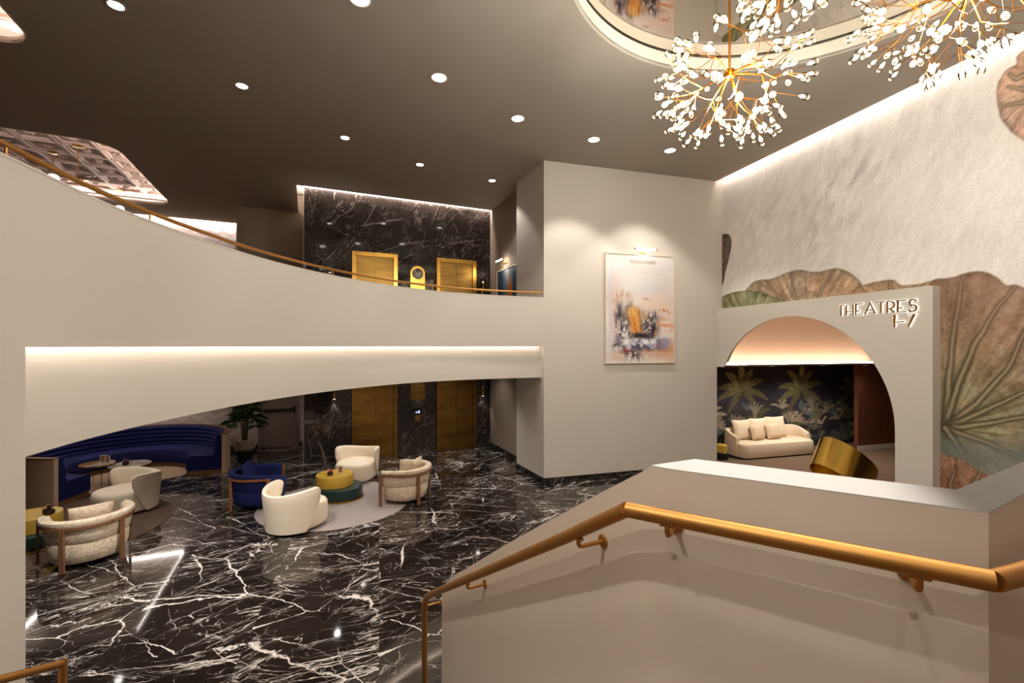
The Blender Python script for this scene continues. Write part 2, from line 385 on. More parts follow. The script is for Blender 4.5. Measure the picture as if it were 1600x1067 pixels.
def lamp(name, kind, loc, energy, color, size=0.05, spot=None, blend=0.5, aim=None, parent=None):
    L = bpy.data.lights.new(name, kind); L.energy = energy; L.color = color
    if kind in ('POINT', 'SPOT'): L.shadow_soft_size = size
    if kind == 'SPOT': L.spot_size = spot; L.spot_blend = blend
    o = bpy.data.objects.new(name, L); C.objects.link(o); o.location = loc
    if aim is not None: o.rotation_euler = (Vector(aim) - Vector(loc)).to_track_quat('-Z', 'Y').to_euler()
    if parent is not None: o.parent = parent
    return o
def colour_grid(name, w, h, fn, step, mat, M4, parent=None, y=0.0):
    nx, nz = max(2, int(w / step) + 1), max(2, int(h / step) + 1)
    xs, zs = np.linspace(0, w, nx), np.linspace(0, h, nz); X, Z = np.meshgrid(xs, zs)
    co = np.stack([X.ravel(), np.full(X.size, y), Z.ravel()], 1).astype(np.float32)
    i = np.arange(nz - 1)[:, None] * nx + np.arange(nx - 1)[None, :]
    f = np.stack([i, i + 1, i + nx + 1, i + nx], -1).reshape(-1, 4)
    me = bpy.data.meshes.new(name); me.from_pydata(co.tolist(), [], f.tolist())
    col = fn(X.ravel(), Z.ravel()); col = np.clip(col, 0, 255) / 255.0
    col = np.where(col <= 0.04045, col / 12.92, ((col + 0.055) / 1.055) ** 2.4)
    at = me.color_attributes.new('Col', 'FLOAT_COLOR', 'POINT')
    at.data.foreach_set('color', np.concatenate([col, np.ones((col.shape[0], 1))], 1).astype(np.float32).ravel())
    me.materials.append(mat)
    o = bpy.data.objects.new(name, me); C.objects.link(o)
    if parent is not None: o.parent = parent
    if M4 is not None: o.matrix_world = M4
    return o
def soft(poly, x, y, w):
    m = inside(poly, x, y); d, _ = pdist(list(poly) + [poly[0]], x, y); return np.clip(0.5 + np.where(m, d, -d) / w, 0, 1), d
# value noise for the painted surfaces
_r = np.random.RandomState(3); _tab = _r.rand(256, 256)
def vn(x, y):
    xi, yi = np.floor(x).astype(int), np.floor(y).astype(int); fx, fy = x - xi, y - yi
    fx = fx * fx * (3 - 2 * fx); fy = fy * fy * (3 - 2 * fy)
    g = lambda a, b: _tab[a % 256, b % 256]
    return (g(xi, yi) * (1 - fx) + g(xi + 1, yi) * fx) * (1 - fy) + (g(xi, yi + 1) * (1 - fx) + g(xi + 1, yi + 1) * fx) * fy
def fbm(x, y, s, o=5):
    t = 0; a = 0.5; n = 0
    for k in range(o): t = t + a * vn(x * s + 17.3 * k, y * s + 9.1 * k); n += a; a *= 0.55; s *= 2.03
    return t / n
def inside(poly, x, y):
    r = np.zeros(x.shape, bool); n = len(poly)
    for i in range(n):
        (x0, y0), (x1, y1) = poly[i], poly[(i + 1) % n]
        if y0 == y1: continue
        c = ((y0 > y) != (y1 > y)) & (x < (x1 - x0) * (y - y0) / (y1 - y0) + x0); r ^= c
    return r
def pdist(path, x, y):
    d = np.full(x.shape, 1e9); tt = np.zeros(x.shape); m = len(path) - 1
    for i in range(m):
        (x0, y0), (x1, y1) = path[i], path[i + 1]; dx, dy = x1 - x0, y1 - y0
        t = np.clip(((x - x0) * dx + (y - y0) * dy) / (dx * dx + dy * dy + 1e-12), 0, 1)
        q = np.hypot(x - x0 - t * dx, y - y0 - t * dy); k = q < d
        d = np.where(k, q, d); tt = np.where(k, (i + t) / m, tt)
    return d, tt
def over(col, mask, rgb): 
    m = np.clip(mask, 0, 1)[:, None]; return col * (1 - m) + (np.asarray(rgb) if np.ndim(rgb) == 2 else np.array(rgb, float)[None, :]) * m
# ================================================================== THE SETTING
MB().prism([(-16, -3.2), (14, -3.2), (14, 18), (-16, 18)], -0.2, 0.0).build('floor', M['floor'])['kind'] = 'structure'
# balcony parapet, one long curve in plan
FC = spline([(-2.46, -3.0), (-2.52, -1.0), (-2.60, 0.9), (-2.71, 2.40), (-2.895, 3.2), (-2.975, 4.2), (-2.90, 5.4), (-2.47, 6.87), (-1.46, 8.39), (-0.41, 9.10), (0.68, 9.535)], 150)
isplit = next(i for i, p in enumerate(FC) if p.y > 1 and p.x / p.y > -1.0690)
a_, b_ = FC[isplit - 1], FC[isplit]; t_s = (-1.0690 * a_.y - a_.x) / ((b_.x - a_.x) + 1.0690 * (b_.y - a_.y)); FC.insert(isplit, a_.lerp(b_, t_s))
struct(ribbon_wall(FC, 0.0, 0.07, 2.895, 3.915).build('wall_balcony_front', M['plaster']))
struct(ribbon_wall(offset(FC, 0.16), 0.0, 0.08, 2.85, 3.915).build('wall_balcony_back', M['plaster']))
struct(ribbon_wall(FC, -0.004, 0.25, 3.915, 3.93).build('trim_1', M['plaster']))
struct(ribbon_wall(FC[:isplit + 1], 0.0, 0.24, 0.0, 2.895).build('wall_left', M['plaster']))
struct(ribbon_wall(offset(FC, 0.12)[isplit:], 0.0, 0.14, 2.24, 3.05).build('wall_balcony_band', M['plaster']))
strip = offset(FC, 0.092)[isplit + 1:-1]
tag(MB().tube([(p.x, p.y, 2.945) for p in strip], 0.012, 6).build('light_strip', M['led']), 'warm light strip hidden in the slot along the curved white balcony', 'light strip')
# floors and ceilings of the mezzanine
inner = [(p.x, p.y) for p in offset(FC, 0.2)]
reg = inner + [(0.45, 10.9), (-0.55, 13.2), (-6.0, 13.3), (-9, 16.5), (-16, 16.5), (-16, -3)]
struct(MB().prism(reg, 2.86, MEZZ).build('floor_mezzanine', M['carpet']))
cof = [ab(-5.05, 10.9), ab(-2.98, 10.9), ab(-2.98, 14.7), ab(-5.05, 14.7)]
struct(plate('ceiling_lounge', [reg, [tuple(p) for p in cof]], 0.06, M['ceiling'], Matrix.Translation((0, 0, LOUNGE))))
o = MB(); mid = ab(-4.015, 12.8)
big = [ab(-5.25, 10.7), ab(-2.78, 10.7), ab(-2.78, 14.9), ab(-5.25, 14.9)]
struct(o.prism(big, 2.82, 2.85).build('ceiling_lounge_recess', M['ceiling']))
for i, (a, b) in enumerate(((0, 1), (1, 2), (2, 3), (3, 0))):
    p = cof[a].lerp(mid, 0.014); q = cof[b].lerp(mid, 0.014); p, q = p.lerp(q, .015), q.lerp(p, .015)
    tag(MB().tube([(p.x, p.y, 2.585), (q.x, q.y, 2.585)], 0.014, 6).build('light_strip', M['led_low']), ['near', 'right', 'far', 'left'][i] + ' light strip around the ceiling recess above the blue booth', 'light strip', 'light strips of the lounge ceiling recess')
# upper ceiling with the oval mirror recess, two pressed tin coffers and light coves
MO = Vector((4.998, 10.823))                     # corner of the mural wall and the pier
PO = Vector((4.835, 10.775))                     # same corner on the face of the theatre portal
MN = Vector((-MU.y, MU.x))                       # into the mural wall
ce = MO - MN * 0.17
EB = Vector((-5.119, 11.191))                    # left end of the elevator wall
ER = EB + AE * 4.92
eb = EB - AN * 0.12; er = ER - AN * 0.12
FQ = Vector((-6.1, 13.3)); FD = Vector((0.93, 0.37)).normalized()
left_ret = EB - AE * 0.16
blk = FQ - FD * 1.70
CHV = Vector((-8.6, 14.7)); CHD = AE
outer = [(-15.5, -3.0), tuple(ce + MU * 14.4), tuple(ce - MU * 0.3), (4.5, 11.1), (0.5, 10.95), (0.35, 11.2), tuple(er), tuple(eb - AE * 0.16), tuple(left_ret + AN * 2.0), tuple(left_ret + AN * 2.6), tuple(blk + Vector((0.6, 1.2))), tuple(CHV - AN * 0.12 + AE * 0.8), tuple(CHV - AN * 0.12 - CHD * 7.0)]
OC, OA, OB = Vector((2.95, 4.15)), 2.45, 2.32
oval = [(OC.x + OA * math.cos(2 * PI * k / 96), OC.y + OB * math.sin(2 * PI * k / 96)) for k in range(96)]
def abloop(a0, a1, b0, b1, r): return [tuple(ab(x, y)) for x, y in rounded(a0, a1, b0, b1, r)]
CA = (-7.4, -3.42, 11.15, 15.45); CB = (-7.4, -3.22, 2.6, 8.0)
struct(plate('ceiling', [outer, oval, abloop(*CA, 0.55), abloop(*CB, 0.4)], 0.03, M['ceiling'], Matrix.Translation((0, 0, CEIL))))
struct(MB().prism([(-16, -3.2), (14, -3.2), (14, 18), (-16, 18)], 7.35, 7.45).build('ceiling_roof', M['white']))
OP = [Vector(p) for p in oval]
mb = MB(); n = 96
ins = [(OC.x + (OA) * math.cos(2 * PI * k / n), OC.y + (OB) * math.sin(2 * PI * k / n)) for k in range(n)]
ous = [(OC.x + (OA + .03) * math.cos(2 * PI * k / n), OC.y + (OB + .03) * math.sin(2 * PI * k / n)) for k in range(n)]
mb.grid([[(x, y, CEIL - .004) for x, y in ins], [(x, y, 7.012) for x, y in ins], [(x, y, 7.012) for x, y in ous], [(x, y, CEIL - .004) for x, y in ous], [(x, y, CEIL - .004) for x, y in ins]], True, close=True)
struct(mb.build('trim_2', M['ring']))
struct(MB().tube([(OC.x + (OA - .004) * math.cos(2 * PI * k / n), OC.y + (OB - .004) * math.sin(2 * PI * k / n), 7.004) for k in range(n)], .010, 6, closed=True).build('trim_6', M['steel']))
tag(MB().prism([(OC.x + (OA + .02) * math.cos(2 * PI * k / n), OC.y + (OB + .02) * math.sin(2 * PI * k / n)) for k in range(n)], 7.012, 7.032).build('ceiling_mirror', M['mirror']), 'oval mirror set in the white rimmed ceiling recess above the chandeliers', 'mirror')
# pressed tin coffers
def tin(name, box, label):
    a0, a1, b0, b1 = box; a0 -= .25; a1 += .25; b0 -= .25; b1 += .25; st = 0.0155; T = 0.62
    na, nb = int((a1 - a0) / st), int((b1 - b0) / st)
    A, B = np.meshgrid(np.linspace(a0, a1, na), np.linspace(b0, b1, nb))
    fa = np.abs(((A - a1 + .25) / T) % 1.0 - 0.5) * 2; fb = np.abs(((B - b1 + .25) / T) % 1.0 - 0.5) * 2; e = np.maximum(fa, fb)
    r = np.hypot(fa, fb)
    h = np.where(e > 0.9, 0.06, np.where(e > 0.82, 0.02, np.where(e > 0.72, 0.045, 0.0)))
    h = h + 0.05 * np.clip(1 - (r / 0.34) ** 2, 0, 1) + 0.022 * np.exp(-((r - 0.45) / 0.06) ** 2) + 0.006 * np.cos(np.arctan2(fb, fa) * 8) * (r < .55)
    X = A * AE.x + B * AN.x; Y = A * AE.y + B * AN.y; Z = 7.12 - h
    mb = MB(); mb.grid([list(zip(X[i], Y[i], Z[i])) for i in range(nb)], True)
    tag(mb.build(name, M['tin']), label, 'ceiling panel')
tin('pressed_tin_ceiling', CA, 'pressed tin ceiling panel with pendant lamps in the recess above the balcony rail')
tin('pressed_tin_ceiling', CB, 'pressed tin ceiling panel in the recess at the top left corner')
for i, (bx, r) in enumerate(((CA, .55), (CB, .4))):
    lp = abloop(bx[0] - .1, bx[1] + .1, bx[2] - .1, bx[3] + .1, r + .1)
    tag(MB().tube([(x, y, CEIL + .06) for x, y in lp], 0.016, 6, closed=True).build('light_strip', M['led_mid']), ['light strip around the edge of the tin recess above the balcony rail', 'light strip around the edge of the tin recess at top left'][i], 'light strip')
    lp = abloop(bx[0], bx[1], bx[2], bx[3], r); m = len(lp)
    mb = MB(); lo = abloop(bx[0] - .015, bx[1] + .015, bx[2] - .015, bx[3] + .015, r + .015)
    mb.grid([[(x, y, CEIL - .004) for x, y in lp], [(x, y, CEIL + .07) for x, y in lp], [(x, y, CEIL + .07) for x, y in lo], [(x, y, CEIL - .004) for x, y in lo], [(x, y, CEIL - .004) for x, y in lp]], True, close=True)
    struct(mb.build('trim_%d' % (3 + i), M['white']))
# light coves
def strip_line(a, b, z, mat, label, r=0.014):
    return tag(MB().tube([(a[0], a[1], z), (b[0], b[1], z)], r, 6).build('light_strip', mat), label, 'light strip')
strip_line(ce + MN * 0.02 - MU * 0.15, ce + MN * 0.02 + MU * 11.5, CEIL + .06, M['led_mural'], 'long light strip in the ceiling cove washing the leaf mural')
strip_line(eb + AN * .015 - AE * .1, er + AN * .015, CEIL + .06, M['led_hi'], 'light strip in the cove above the upper elevator wall')
strip_line(left_ret - AE * .03 + AN * 0.0, left_ret - AE * .03 + AN * 1.95, CEIL + .06, M['led_mid'], 'light strip in the cove at the left end of the elevator wall')
strip_line(CHV - AN * .1 + AE * .2, CHV - AN * .1 - AE * 6.5, CEIL + .06, M['led_hi'], 'light strip in the cove above the chevron wallpaper')
# pier
pz = 7.3
struct(MB().prism([tuple(PA), tuple(PA + AP * 4.36), tuple(PA + AP * 4.36 + Vector((-AP.y, AP.x)) * 1.3), (0.35, 10.93), tuple(PA + AN * 1.37)], 0, pz).prism([tuple(PA + AP * 4.36), tuple(PA + AP * 4.508), tuple(PA + AP * 4.508 + Vector((-AP.y, AP.x)) * .2), tuple(PA + AP * 4.36 + Vector((-AP.y, AP.x)) * .2)], 3.5, pz).build('wall_pier', M['plaster']))
W2 = ER; W2e = Vector((0.50, 10.56))
wall_mesh('wall_corridor', W2, W2e, 0, pz, 0.25, M['dark_wall'])
# elevator wall and what lies left of it
FE = frame(EB, AE)
o = MB().box(0, 4.92, 0, 0.3, 0, pz).build('wall_elevator', M['wall_marble']); o.matrix_world = FE; struct(o)
wall_mesh('wall_elevator_return', EB + AN * 2.4 - AE * 0.01, EB - AE * 0.01, 0, pz, 0.02, M['plaster'])
o = wall_mesh('wall_back_lower', FQ - FD * 9.5, FQ + FD * 1.2, 0, 2.86, 0.2, M['chevron'])
o = wall_mesh('wall_back_upper', FQ - FD * 1.70, FQ + FD * 1.2, MEZZ, pz, 0.2, M['dark_wall'])
wall_mesh('wall_back_return', blk + Vector((-.62, 2.2)), blk, MEZZ, pz, 0.2, M['dark_wall'])
wall_mesh('wall_chevron', CHV - CHD * 8.5, CHV + CHD * 1.2, MEZZ, pz, 0.2, M['chevron'])
# outer walls that close the room
wall_mesh('wall_far_left', (-15.8, -3.0), (-15.8, 17), 0, pz, 0.2, M['plaster'])
wall_mesh('wall_behind', (9.2, -3.0), (-16, -3.0), 0, pz, 0.2, M['plaster'])
wall_mesh('wall_far', (-16, 17.0), (13.8, 17.0), 0, pz, 0.2, M['plaster'])
wall_mesh('wall_far_right', (13.5, 17), (13.5, -3), 0, pz, 0.2, M['plaster'])
# dark skirtings
def skirting(name, a, b, h=0.13, t=0.012):
    a = Vector(a[:2]); b = Vector(b[:2]); L = (b - a).length
    o = MB().box(0, L, -t, -0.0005, 0, h).build(name, M['skirting']); o.matrix_world = frame(a, b - a); struct(o)
skirting('baseboard_pier', PA, PA + AP * 4.35)
skirting('baseboard_pier_side', PA + AN * 1.36, PA)
skirting('baseboard_corridor', ER, W2e)
skirting('baseboard_back', FQ - FD * 9.4, FQ + FD * 0.02)
# ------------------------------------------------------------------ theatre portal
FPn = frame(PO, MU); AU, AR, AZ = 1.967, 1.916, 1.57
arch = [(AU - AR, 0)] + [(AU - AR * math.cos(PI * k / 48), AZ + AR * math.sin(PI * k / 48)) for k in range(49)] + [(AU + AR, 0)]
ZC = 2.42; uc = AU - math.sqrt(AR ** 2 - (ZC - AZ) ** 2); a0 = math.atan2(ZC - AZ, uc - AU)
arcp = [(AU + AR * math.cos(a0 * (1 - k / 60)), AZ + AR * math.sin(a0 * (1 - k / 60))) for k in range(61)] + [(AU + AR, 0)]
lp = [(0.012, ZC)] + arcp + [(4.38, 0), (4.38, 3.78), (0.012, 3.78)]
o = plate('wall_portal', [lp], 0.035, M['plaster'], UPRIGHT); o.matrix_world = FPn; struct(o)
o = MB().box(4.35, 4.38, .0352, .168, 0, 3.75).box(.012, 4.38, .0352, .168, 3.75, 3.78).build('wall_portal_return', M['plaster']); o.matrix_world = FPn; struct(o)
FM = frame(MO, MU)
b2 = [(AU + (AR + .28) * math.cos(a0 * (1 - k / 60)), AZ + (AR + .28) * math.sin(a0 * (1 - k / 60))) for k in range(61)] + [(AU + AR + .28, 0)]
lp = [(-.3, ZC)] + b2 + [(14.3, 0), (14.3, pz), (-.3, pz)]
o = plate('wall_right', [lp], 0.2, M['plaster'], UPRIGHT); o.matrix_world = FM; struct(o)
def muz(px, py): u = px_on(MO, MU, px); return (u, zat(py, MO.y + MU.y * u))
def mpoly(pts): return [tuple(p) for p in smooth_path([muz(*p) for p in pts], 6)]
rs = np.random.RandomState(11)
def paint_mural(U, Z):
    ju = U + 0.05 * (fbm(U, Z, 3.0) - .5); jz = Z + 0.05 * (fbm(U + 40, Z, 3.0) - .5)
    ra = U * .85 - Z * .52; rb = U * .52 + Z * .85; n = fbm(U, Z, 1.1); n2 = fbm(ra * 3.2 + 9, rb * 1.0, 4.0); n3 = fbm(U * 5 + 5, Z * .8, 6.0)
    col = np.outer(np.ones(U.size), (232, 223, 213.)) + ((n - .5) * 26)[:, None] + ((n2 - .5) * 22)[:, None] + ((n3 - .5) * 14)[:, None]
    for px, py, sx, sy, k in ((1310, 290, .55, .25, 46), (1195, 345, .5, .35, 24), (1290, 365, .5, .35, 30), (1360, 210, 1.0, .3, 18)):
        u, z = muz(px, py); m = np.exp(-((U - u - (Z - z) * .6) / (sx * 1.3)) ** 2 - ((Z - z) / (sy * 1.3)) ** 2) * np.clip((fbm(ra * 2.2 + 3, rb * .9, 3.0) - .40) * 3.2, 0, 1); col -= (m * k)[:, None] * np.array((1, 1.02, 1.02))
    def leaf(poly, base, tips, centre, veins, edge=(92, 84, 60), dark=0.0, vw=0.012):
        P = mpoly(poly); msk, d = soft(P, ju, jz, .022)
        cu, cz = muz(*centre); r = np.hypot(U - cu, Z - cz); th = np.arctan2(Z - cz, U - cu)
        t = np.clip(r / 1.6, 0, 1)[:, None]
        c = np.array(base)[None] * (1 - t) + np.array(tips)[None] * t
        c = c + ((fbm(th * 6 + 20, r * .7, 3.0) - .5) * 90)[:, None] + ((fbm(U, Z, 10.) - .5) * 50)[:, None] + ((fbm(U + 8, Z, 34., 3) - .5) * 40)[:, None] + ((fbm(U + 50, Z + 7, 2.) - .5) * np.array((1.0, .6, .3))[:, None] * 60).T
        c = c * (1.14 - 0.40 * np.exp(-d / 0.025))[:, None]
        for v in veins:
            dv, tv = pdist([muz(*p) for p in v], ju, jz); w = vw * (1.6 - tv); g = lambda q_, s_: np.exp(-(q_ / s_) ** 2)
            c = over(c, np.exp(-(dv / (w * 3.2)) ** 2) * .5, tuple(x * .72 for x in base))
            c = over(c, g(dv, w * 1.1) * .75, (190, 168, 138)); c = over(c, g(dv - w * 1.7, w * .75) * .7, (74, 64, 46))
        return over(col, msk, c)
    col = leaf([(1129, 366), (1139, 367), (1143, 379), (1140, 400), (1134, 424), (1129, 444), (1124, 440), (1124, 380)], (96, 80, 66), (120, 100, 84), (1126, 420), [[(1126, 420), (1134, 395), (1140, 374)]])
    col = leaf([(1345, 446), (1370, 440), (1395, 437), (1410, 446), (1440, 444), (1470, 436), (1480, 470), (1340, 480)], (150, 124, 96), (170, 142, 112), (1400, 470), [[(1400, 470), (1392, 452), (1390, 438)]])
    col = leaf([(1162, 458), (1180, 440), (1212, 434), (1242, 422), (1275, 425), (1310, 419), (1335, 430), (1347, 448), (1345, 480), (1165, 480)], (152, 124, 98), (150, 128, 104), (1262, 520), [[(1262, 520), (1210, 455), (1185, 441)], [(1262, 520), (1240, 450), (1238, 424)], [(1262, 520), (1285, 450), (1306, 421)]])
    col = leaf([(1124, 470), (1135, 460), (1165, 454), (1195, 459), (1226, 474), (1215, 492), (1124, 492)], (126, 124, 92), (112, 112, 84), (1170, 520), [[(1170, 520), (1150, 460)]], dark=.3)
    col = leaf([(1604, 76), (1596, 80), (1588, 90), (1588, 100), (1572, 110), (1561, 130), (1558, 155), (1562, 180), (1576, 202), (1592, 214), (1610, 222)], (176, 142, 116), (176, 140, 120), (1640, 120), [[(1640, 150), (1605, 140), (1575, 135)], [(1640, 150), (1600, 160), (1565, 165)], [(1612, 110), (1590, 122), (1578, 116)]], vw=.012)
    uz, zz = muz(1578, 205); k = np.exp(-((Z - zz) / .22) ** 2) * (np.abs(U - uz) < .5)
    col = leaf([(1466, 700), (1500, 716), (1540, 735), (1610, 720), (1660, 800), (1466, 800)], (132, 92, 70), (150, 112, 88), (1500, 830), [[(1500, 830), (1485, 760), (1494, 730)], [(1500, 830), (1520, 760), (1535, 735)]])
    A = [(1452, 690), (1452, 560), (1452, 470), (1456, 440), (1490, 432), (1508, 426), (1530, 424), (1556, 432), (1574, 446), (1588, 446), (1604, 452), (1660, 480), (1690, 560), (1690, 700), (1640, 745), (1590, 735), (1545, 742), (1510, 722), (1480, 712)]
    vs = [[(1478, 668), (1484, 580), (1493, 500), (1507, 428)], [(1478, 668), (1496, 600), (1525, 535), (1560, 482), (1588, 448)], [(1478, 668), (1525, 630), (1575, 575), (1610, 500)], [(1478, 668), (1540, 640), (1620, 606)], [(1478, 668), (1540, 662), (1620, 648)], [(1478, 668), (1535, 688), (1620, 726)], [(1478, 668), (1500, 700), (1516, 735)]]
    col0 = leaf(A, (124, 118, 84), (140, 118, 96), (1478, 668), vs, vw=.016)
    cu, cz = muz(1478, 668); low = np.clip((cz - .05 + .12 * (U - cu) - Z) / .25, 0, 1); m, _ = soft(mpoly(A), ju, jz, .022)
    col0 = over(col0, low * m * .72, (116, 124, 122)); lo2 = np.clip((cz - .42 - Z) / .2, 0, 1); col0 = over(col0, lo2 * m * .6, (182, 160, 138))
    up = np.clip((Z - cz - .7) / .9, 0, 1); col0 = over(col0, up * m * .35, (132, 92, 72))
    return col0
o = colour_grid('leaf_mural', 7.0, 7.0, paint_mural, 0.016, M['mural'], None, y=-0.005)
bm = bmesh.new(); bm.from_mesh(o.data)
bmesh.ops.delete(bm, geom=[v for v in bm.verts if v.co.x < 4.25 and v.co.z < 3.7], context='VERTS'); bm.to_mesh(o.data); bm.free()
o.matrix_world = FM
tag(o, 'wall-high mural of giant veined lotus leaves on a mottled cream ground', 'mural')
# ------------------------------------------------------------------ room behind the portal
BO = Vector((5.70, 12.36))
fb = frame(BO - AP * 1.6, AP); BW = 7.4; BH = 2.42
leafset = []
def bez(p0, p1, p2, n=10): return [((1 - t) ** 2 * p0[0] + 2 * t * (1 - t) * p1[0] + t * t * p2[0], (1 - t) ** 2 * p0[1] + 2 * t * (1 - t) * p1[1] + t * t * p2[1]) for t in [i / n for i in range(n + 1)]]
def bpx(px, py): s_ = px_on(BO - AP * 1.6, AP, px); return (s_, zat(py, (BO - AP * 1.6 + AP * s_).y))
r2 = random.Random(5)
for cx, cy, sc in ((1160, 612, 1.0), (1252, 612, 1.0), (1338, 616, .9), (1066, 612, 1.0)):
    c = bpx(cx, cy)
    for a, l, w, br in ((92, .78, .085, 1.2), (60, .74, .075, .95), (128, .8, .085, 1.1), (25, .78, .075, .85), (160, .8, .08, .85), (-12, .8, .07, .7), (192, .78, .075, .75), (-40, .62, .07, .6), (222, .66, .07, .6), (76, .5, .06, .7), (108, .5, .06, .7)):
        a = math.radians(a + r2.uniform(-6, 6)); l *= sc * 1.1; w *= 1.15
        e = (c[0] + math.cos(a) * l, c[1] + math.sin(a) * l * .95 - .16 * abs(math.cos(a))); m_ = (c[0] + math.cos(a) * l * .5, c[1] + math.sin(a) * l * .5 + .14)
        leafset.append((bez(c, m_, e), w, (136 * br, 124 * br, 74 * br)))
    leafset.append((bez(c, (c[0] + .03, c[1] - .5), (c[0] - .02, 0)), .05, (46, 40, 24)))
for k in range(95):
    x = r2.uniform(0, BW); z = r2.uniform(.05, 1.15); g = r2.uniform(.55, 1.0); tone = r2.choice([(120, 104, 86), (86, 84, 70), (96, 92, 60), (70, 74, 72), (132, 116, 92)])
    for j in range(5):
        a = math.radians(r2.uniform(10, 170)); l = r2.uniform(.25, .5)
        leafset.append((bez((x, z), (x + math.cos(a) * l * .5, z + math.sin(a) * l * .7), (x + math.cos(a) * l, z + math.sin(a) * l * .7 - .06)), r2.uniform(.03, .06), tuple(v * g * 1.3 for v in tone)))
for cx, cy in ((1180, 640), (1268, 628), (1275, 655), (1150, 660), (1232, 650)):
    c = bpx(cx, cy)
    for a in (70, 95, 120, 45, 140):
        a = math.radians(a); l = .34
        leafset.append((bez((c[0], c[1] - .25), (c[0] + math.cos(a) * .05, c[1]), (c[0] + math.cos(a) * l, c[1] + math.sin(a) * l - .1)), .03, (112, 98, 80)))
def paint_botanic(X, Z):
    n = fbm(X, Z, 2.0); col = np.outer(np.ones(X.size), (44, 38, 42.)) + ((n - .5) * 26)[:, None]
    xs = X + .02 * (fbm(X, Z, 8.) - .5); fx = fbm(X, Z, 25., 3)
    for path, w, rgb in leafset:
        ax = [p[0] for p in path]; az = [p[1] for p in path]
        k = (X > min(ax) - .1) & (X < max(ax) + .1) & (Z > min(az) - .1) & (Z < max(az) + .1)
        if not k.any(): continue
        d, t = pdist(path, xs[k], Z[k]); ww = w * np.sin(np.clip(t * .92 + .08, 0, 1) * PI) ** .6
        msk = np.clip(.5 + (ww - d) / .02, 0, 1); sh = (.65 + .5 * d / (w + 1e-6) + (fx[k] - .5) * .5)
        c = np.array(rgb)[None, :] * sh[:, None]; c = c * (1 + .7 * np.exp(-(d / .01) ** 2))[:, None]
        col[k] = over(col[k], msk * .93, c)
    return col
o = colour_grid('botanical_wallpaper', BW, BH, paint_botanic, 0.022, M['botanic'], None, y=-.004); o.matrix_world = fb
tag(o, 'dark botanical wallpaper of palms and banana leaves behind the sand sofa', 'wallpaper')
wall_mesh('wall_theatre_back', BO - AP * 1.6, BO + AP * 5.8, 0, 4.2, 0.2, M['dark_wall'])
wp = gp(1340, 704); wq = wp.xy + AP * 4.0
mb = MB(); L = 4.0
k = 0
while k * .045 < L: mb.box(k * .045, k * .045 + .036, -.012, .0, .13, 2.40); k += 1
mb.box(0, L, 0, .1, 0, 2.41)
o = mb.build('wall_theatre_wood', M['redwood']); o.matrix_world = frame(wp, AP); struct(o)
o = MB().box(0, L, -.02, -.001, 0, .13).build('baseboard_theatre', M['plaster']); o.matrix_world = frame(wp, AP); struct(o)
# dropped ceiling with a lit ledge, and the tan vault above it
LO = PO + AP * 0.16 + MN * 0.17
LO = LO + Vector((-AP.y, AP.x)) * 0.30 + AP * .05
fl = frame(LO, AP)
dy = 0.0
o = MB().box(-.2, 7.2, 0, 3.4, 2.395, 2.425).box(-.2, 7.2, 0, .03, 2.395, 2.44).build('ceiling_theatre_ledge', M['tan']); o.matrix_world = fl; struct(o)
mb = MB(); rows = []
for a in range(13):
    t = a / 12 * PI / 2; rows.append([(x, .34 - .9 * (1 - math.cos(t)), 2.43 + 1.50 * math.sin(t)) for x in (-.2, 7.2)])
mb.grid(rows); o = mb.build('wall_theatre_vault', M['tan']); o.matrix_world = fl; struct(o)
o = MB().tube([(-.15, .10, 2.455), (5.4, .10, 2.455)], .018, 6).build('light_strip', M['led']); o.matrix_world = fl; tag(o, 'light strip on the ledge glowing up the vault inside the theatre arch', 'light strip')
th = [tuple(PO + MN * .36 + MU * -0.25), tuple(PO + MN * .36 + MU * 6.5), (13.4, 4.5), (13.4, 14.8), tuple(BO - AP * 1.6)]
struct(MB().prism(th, 3.98, 4.02).build('ceiling_theatre', M['tan']))
struct(MB().prism([tuple(PO + MN * .03), tuple(PO + MN * .03 + MU * 4.3), (12.5, 6.6), (13.4, 14.8), tuple(BO - AP * 1.6), tuple(BO - AP * 1.3 - Vector((-AP.y, AP.x)) * 1.4)], -.05, 0.006).build('floor_theatre', M['carpet']))
# ------------------------------------------------------------------ stair: landing, flight and guard wall
CL, CR = Vector((0.461, 1.516)), Vector((1.146, 1.094)); OL, OR = Vector((0.571, 1.656)), Vector((1.239, 1.268))
SD = Vector((-1.015, 2.0)); D3 = Vector((0.866, 0.50))
def tpx(px): r = (px - 800) / FP; return (CL.x - CL.y * r) / (1.015 + 2 * r)
CAPZ = 2.497
top = [(0.0, CAPZ)] + [(tpx(px), zat(py, CL.y + 2 * tpx(px))) for px, py in ((992, 741), (942, 768), (900, 791), (840, 823), (790, 851), (742, 880), (706, 902), (692, 916))]
sp = smooth_path([Vector(p) for p in top], 5)
end = sp[-1]; sp = sp + [Vector((end.x + .012, end.y - .05)), Vector((end.x + .016, 0.0))]
lv = [CR.lerp(CL, t) for t in (0, .25, .5, .75)]
B0, B2 = CR.lerp(CL, .90), CL + SD * .045
bz = [(B0 * (1 - t) ** 2 + CL * (2 * t * (1 - t)) + B2 * t * t) for t in [k / 10 for k in range(11)]]
fl_ = [(CL + SD * p.x, p.y) for p in sp if p.x > .06]
path_ = [(q, CAPZ) for q in lv + bz] + fl_[:-1]
nz_ = len(lv + bz)
prof_ = [(680, 926), (692, 916), (706, 902), (742, 880), (790, 851), (840, 823), (900, 791), (942, 768), (992, 742.5), (1006, 736), (1016, 730.5)]
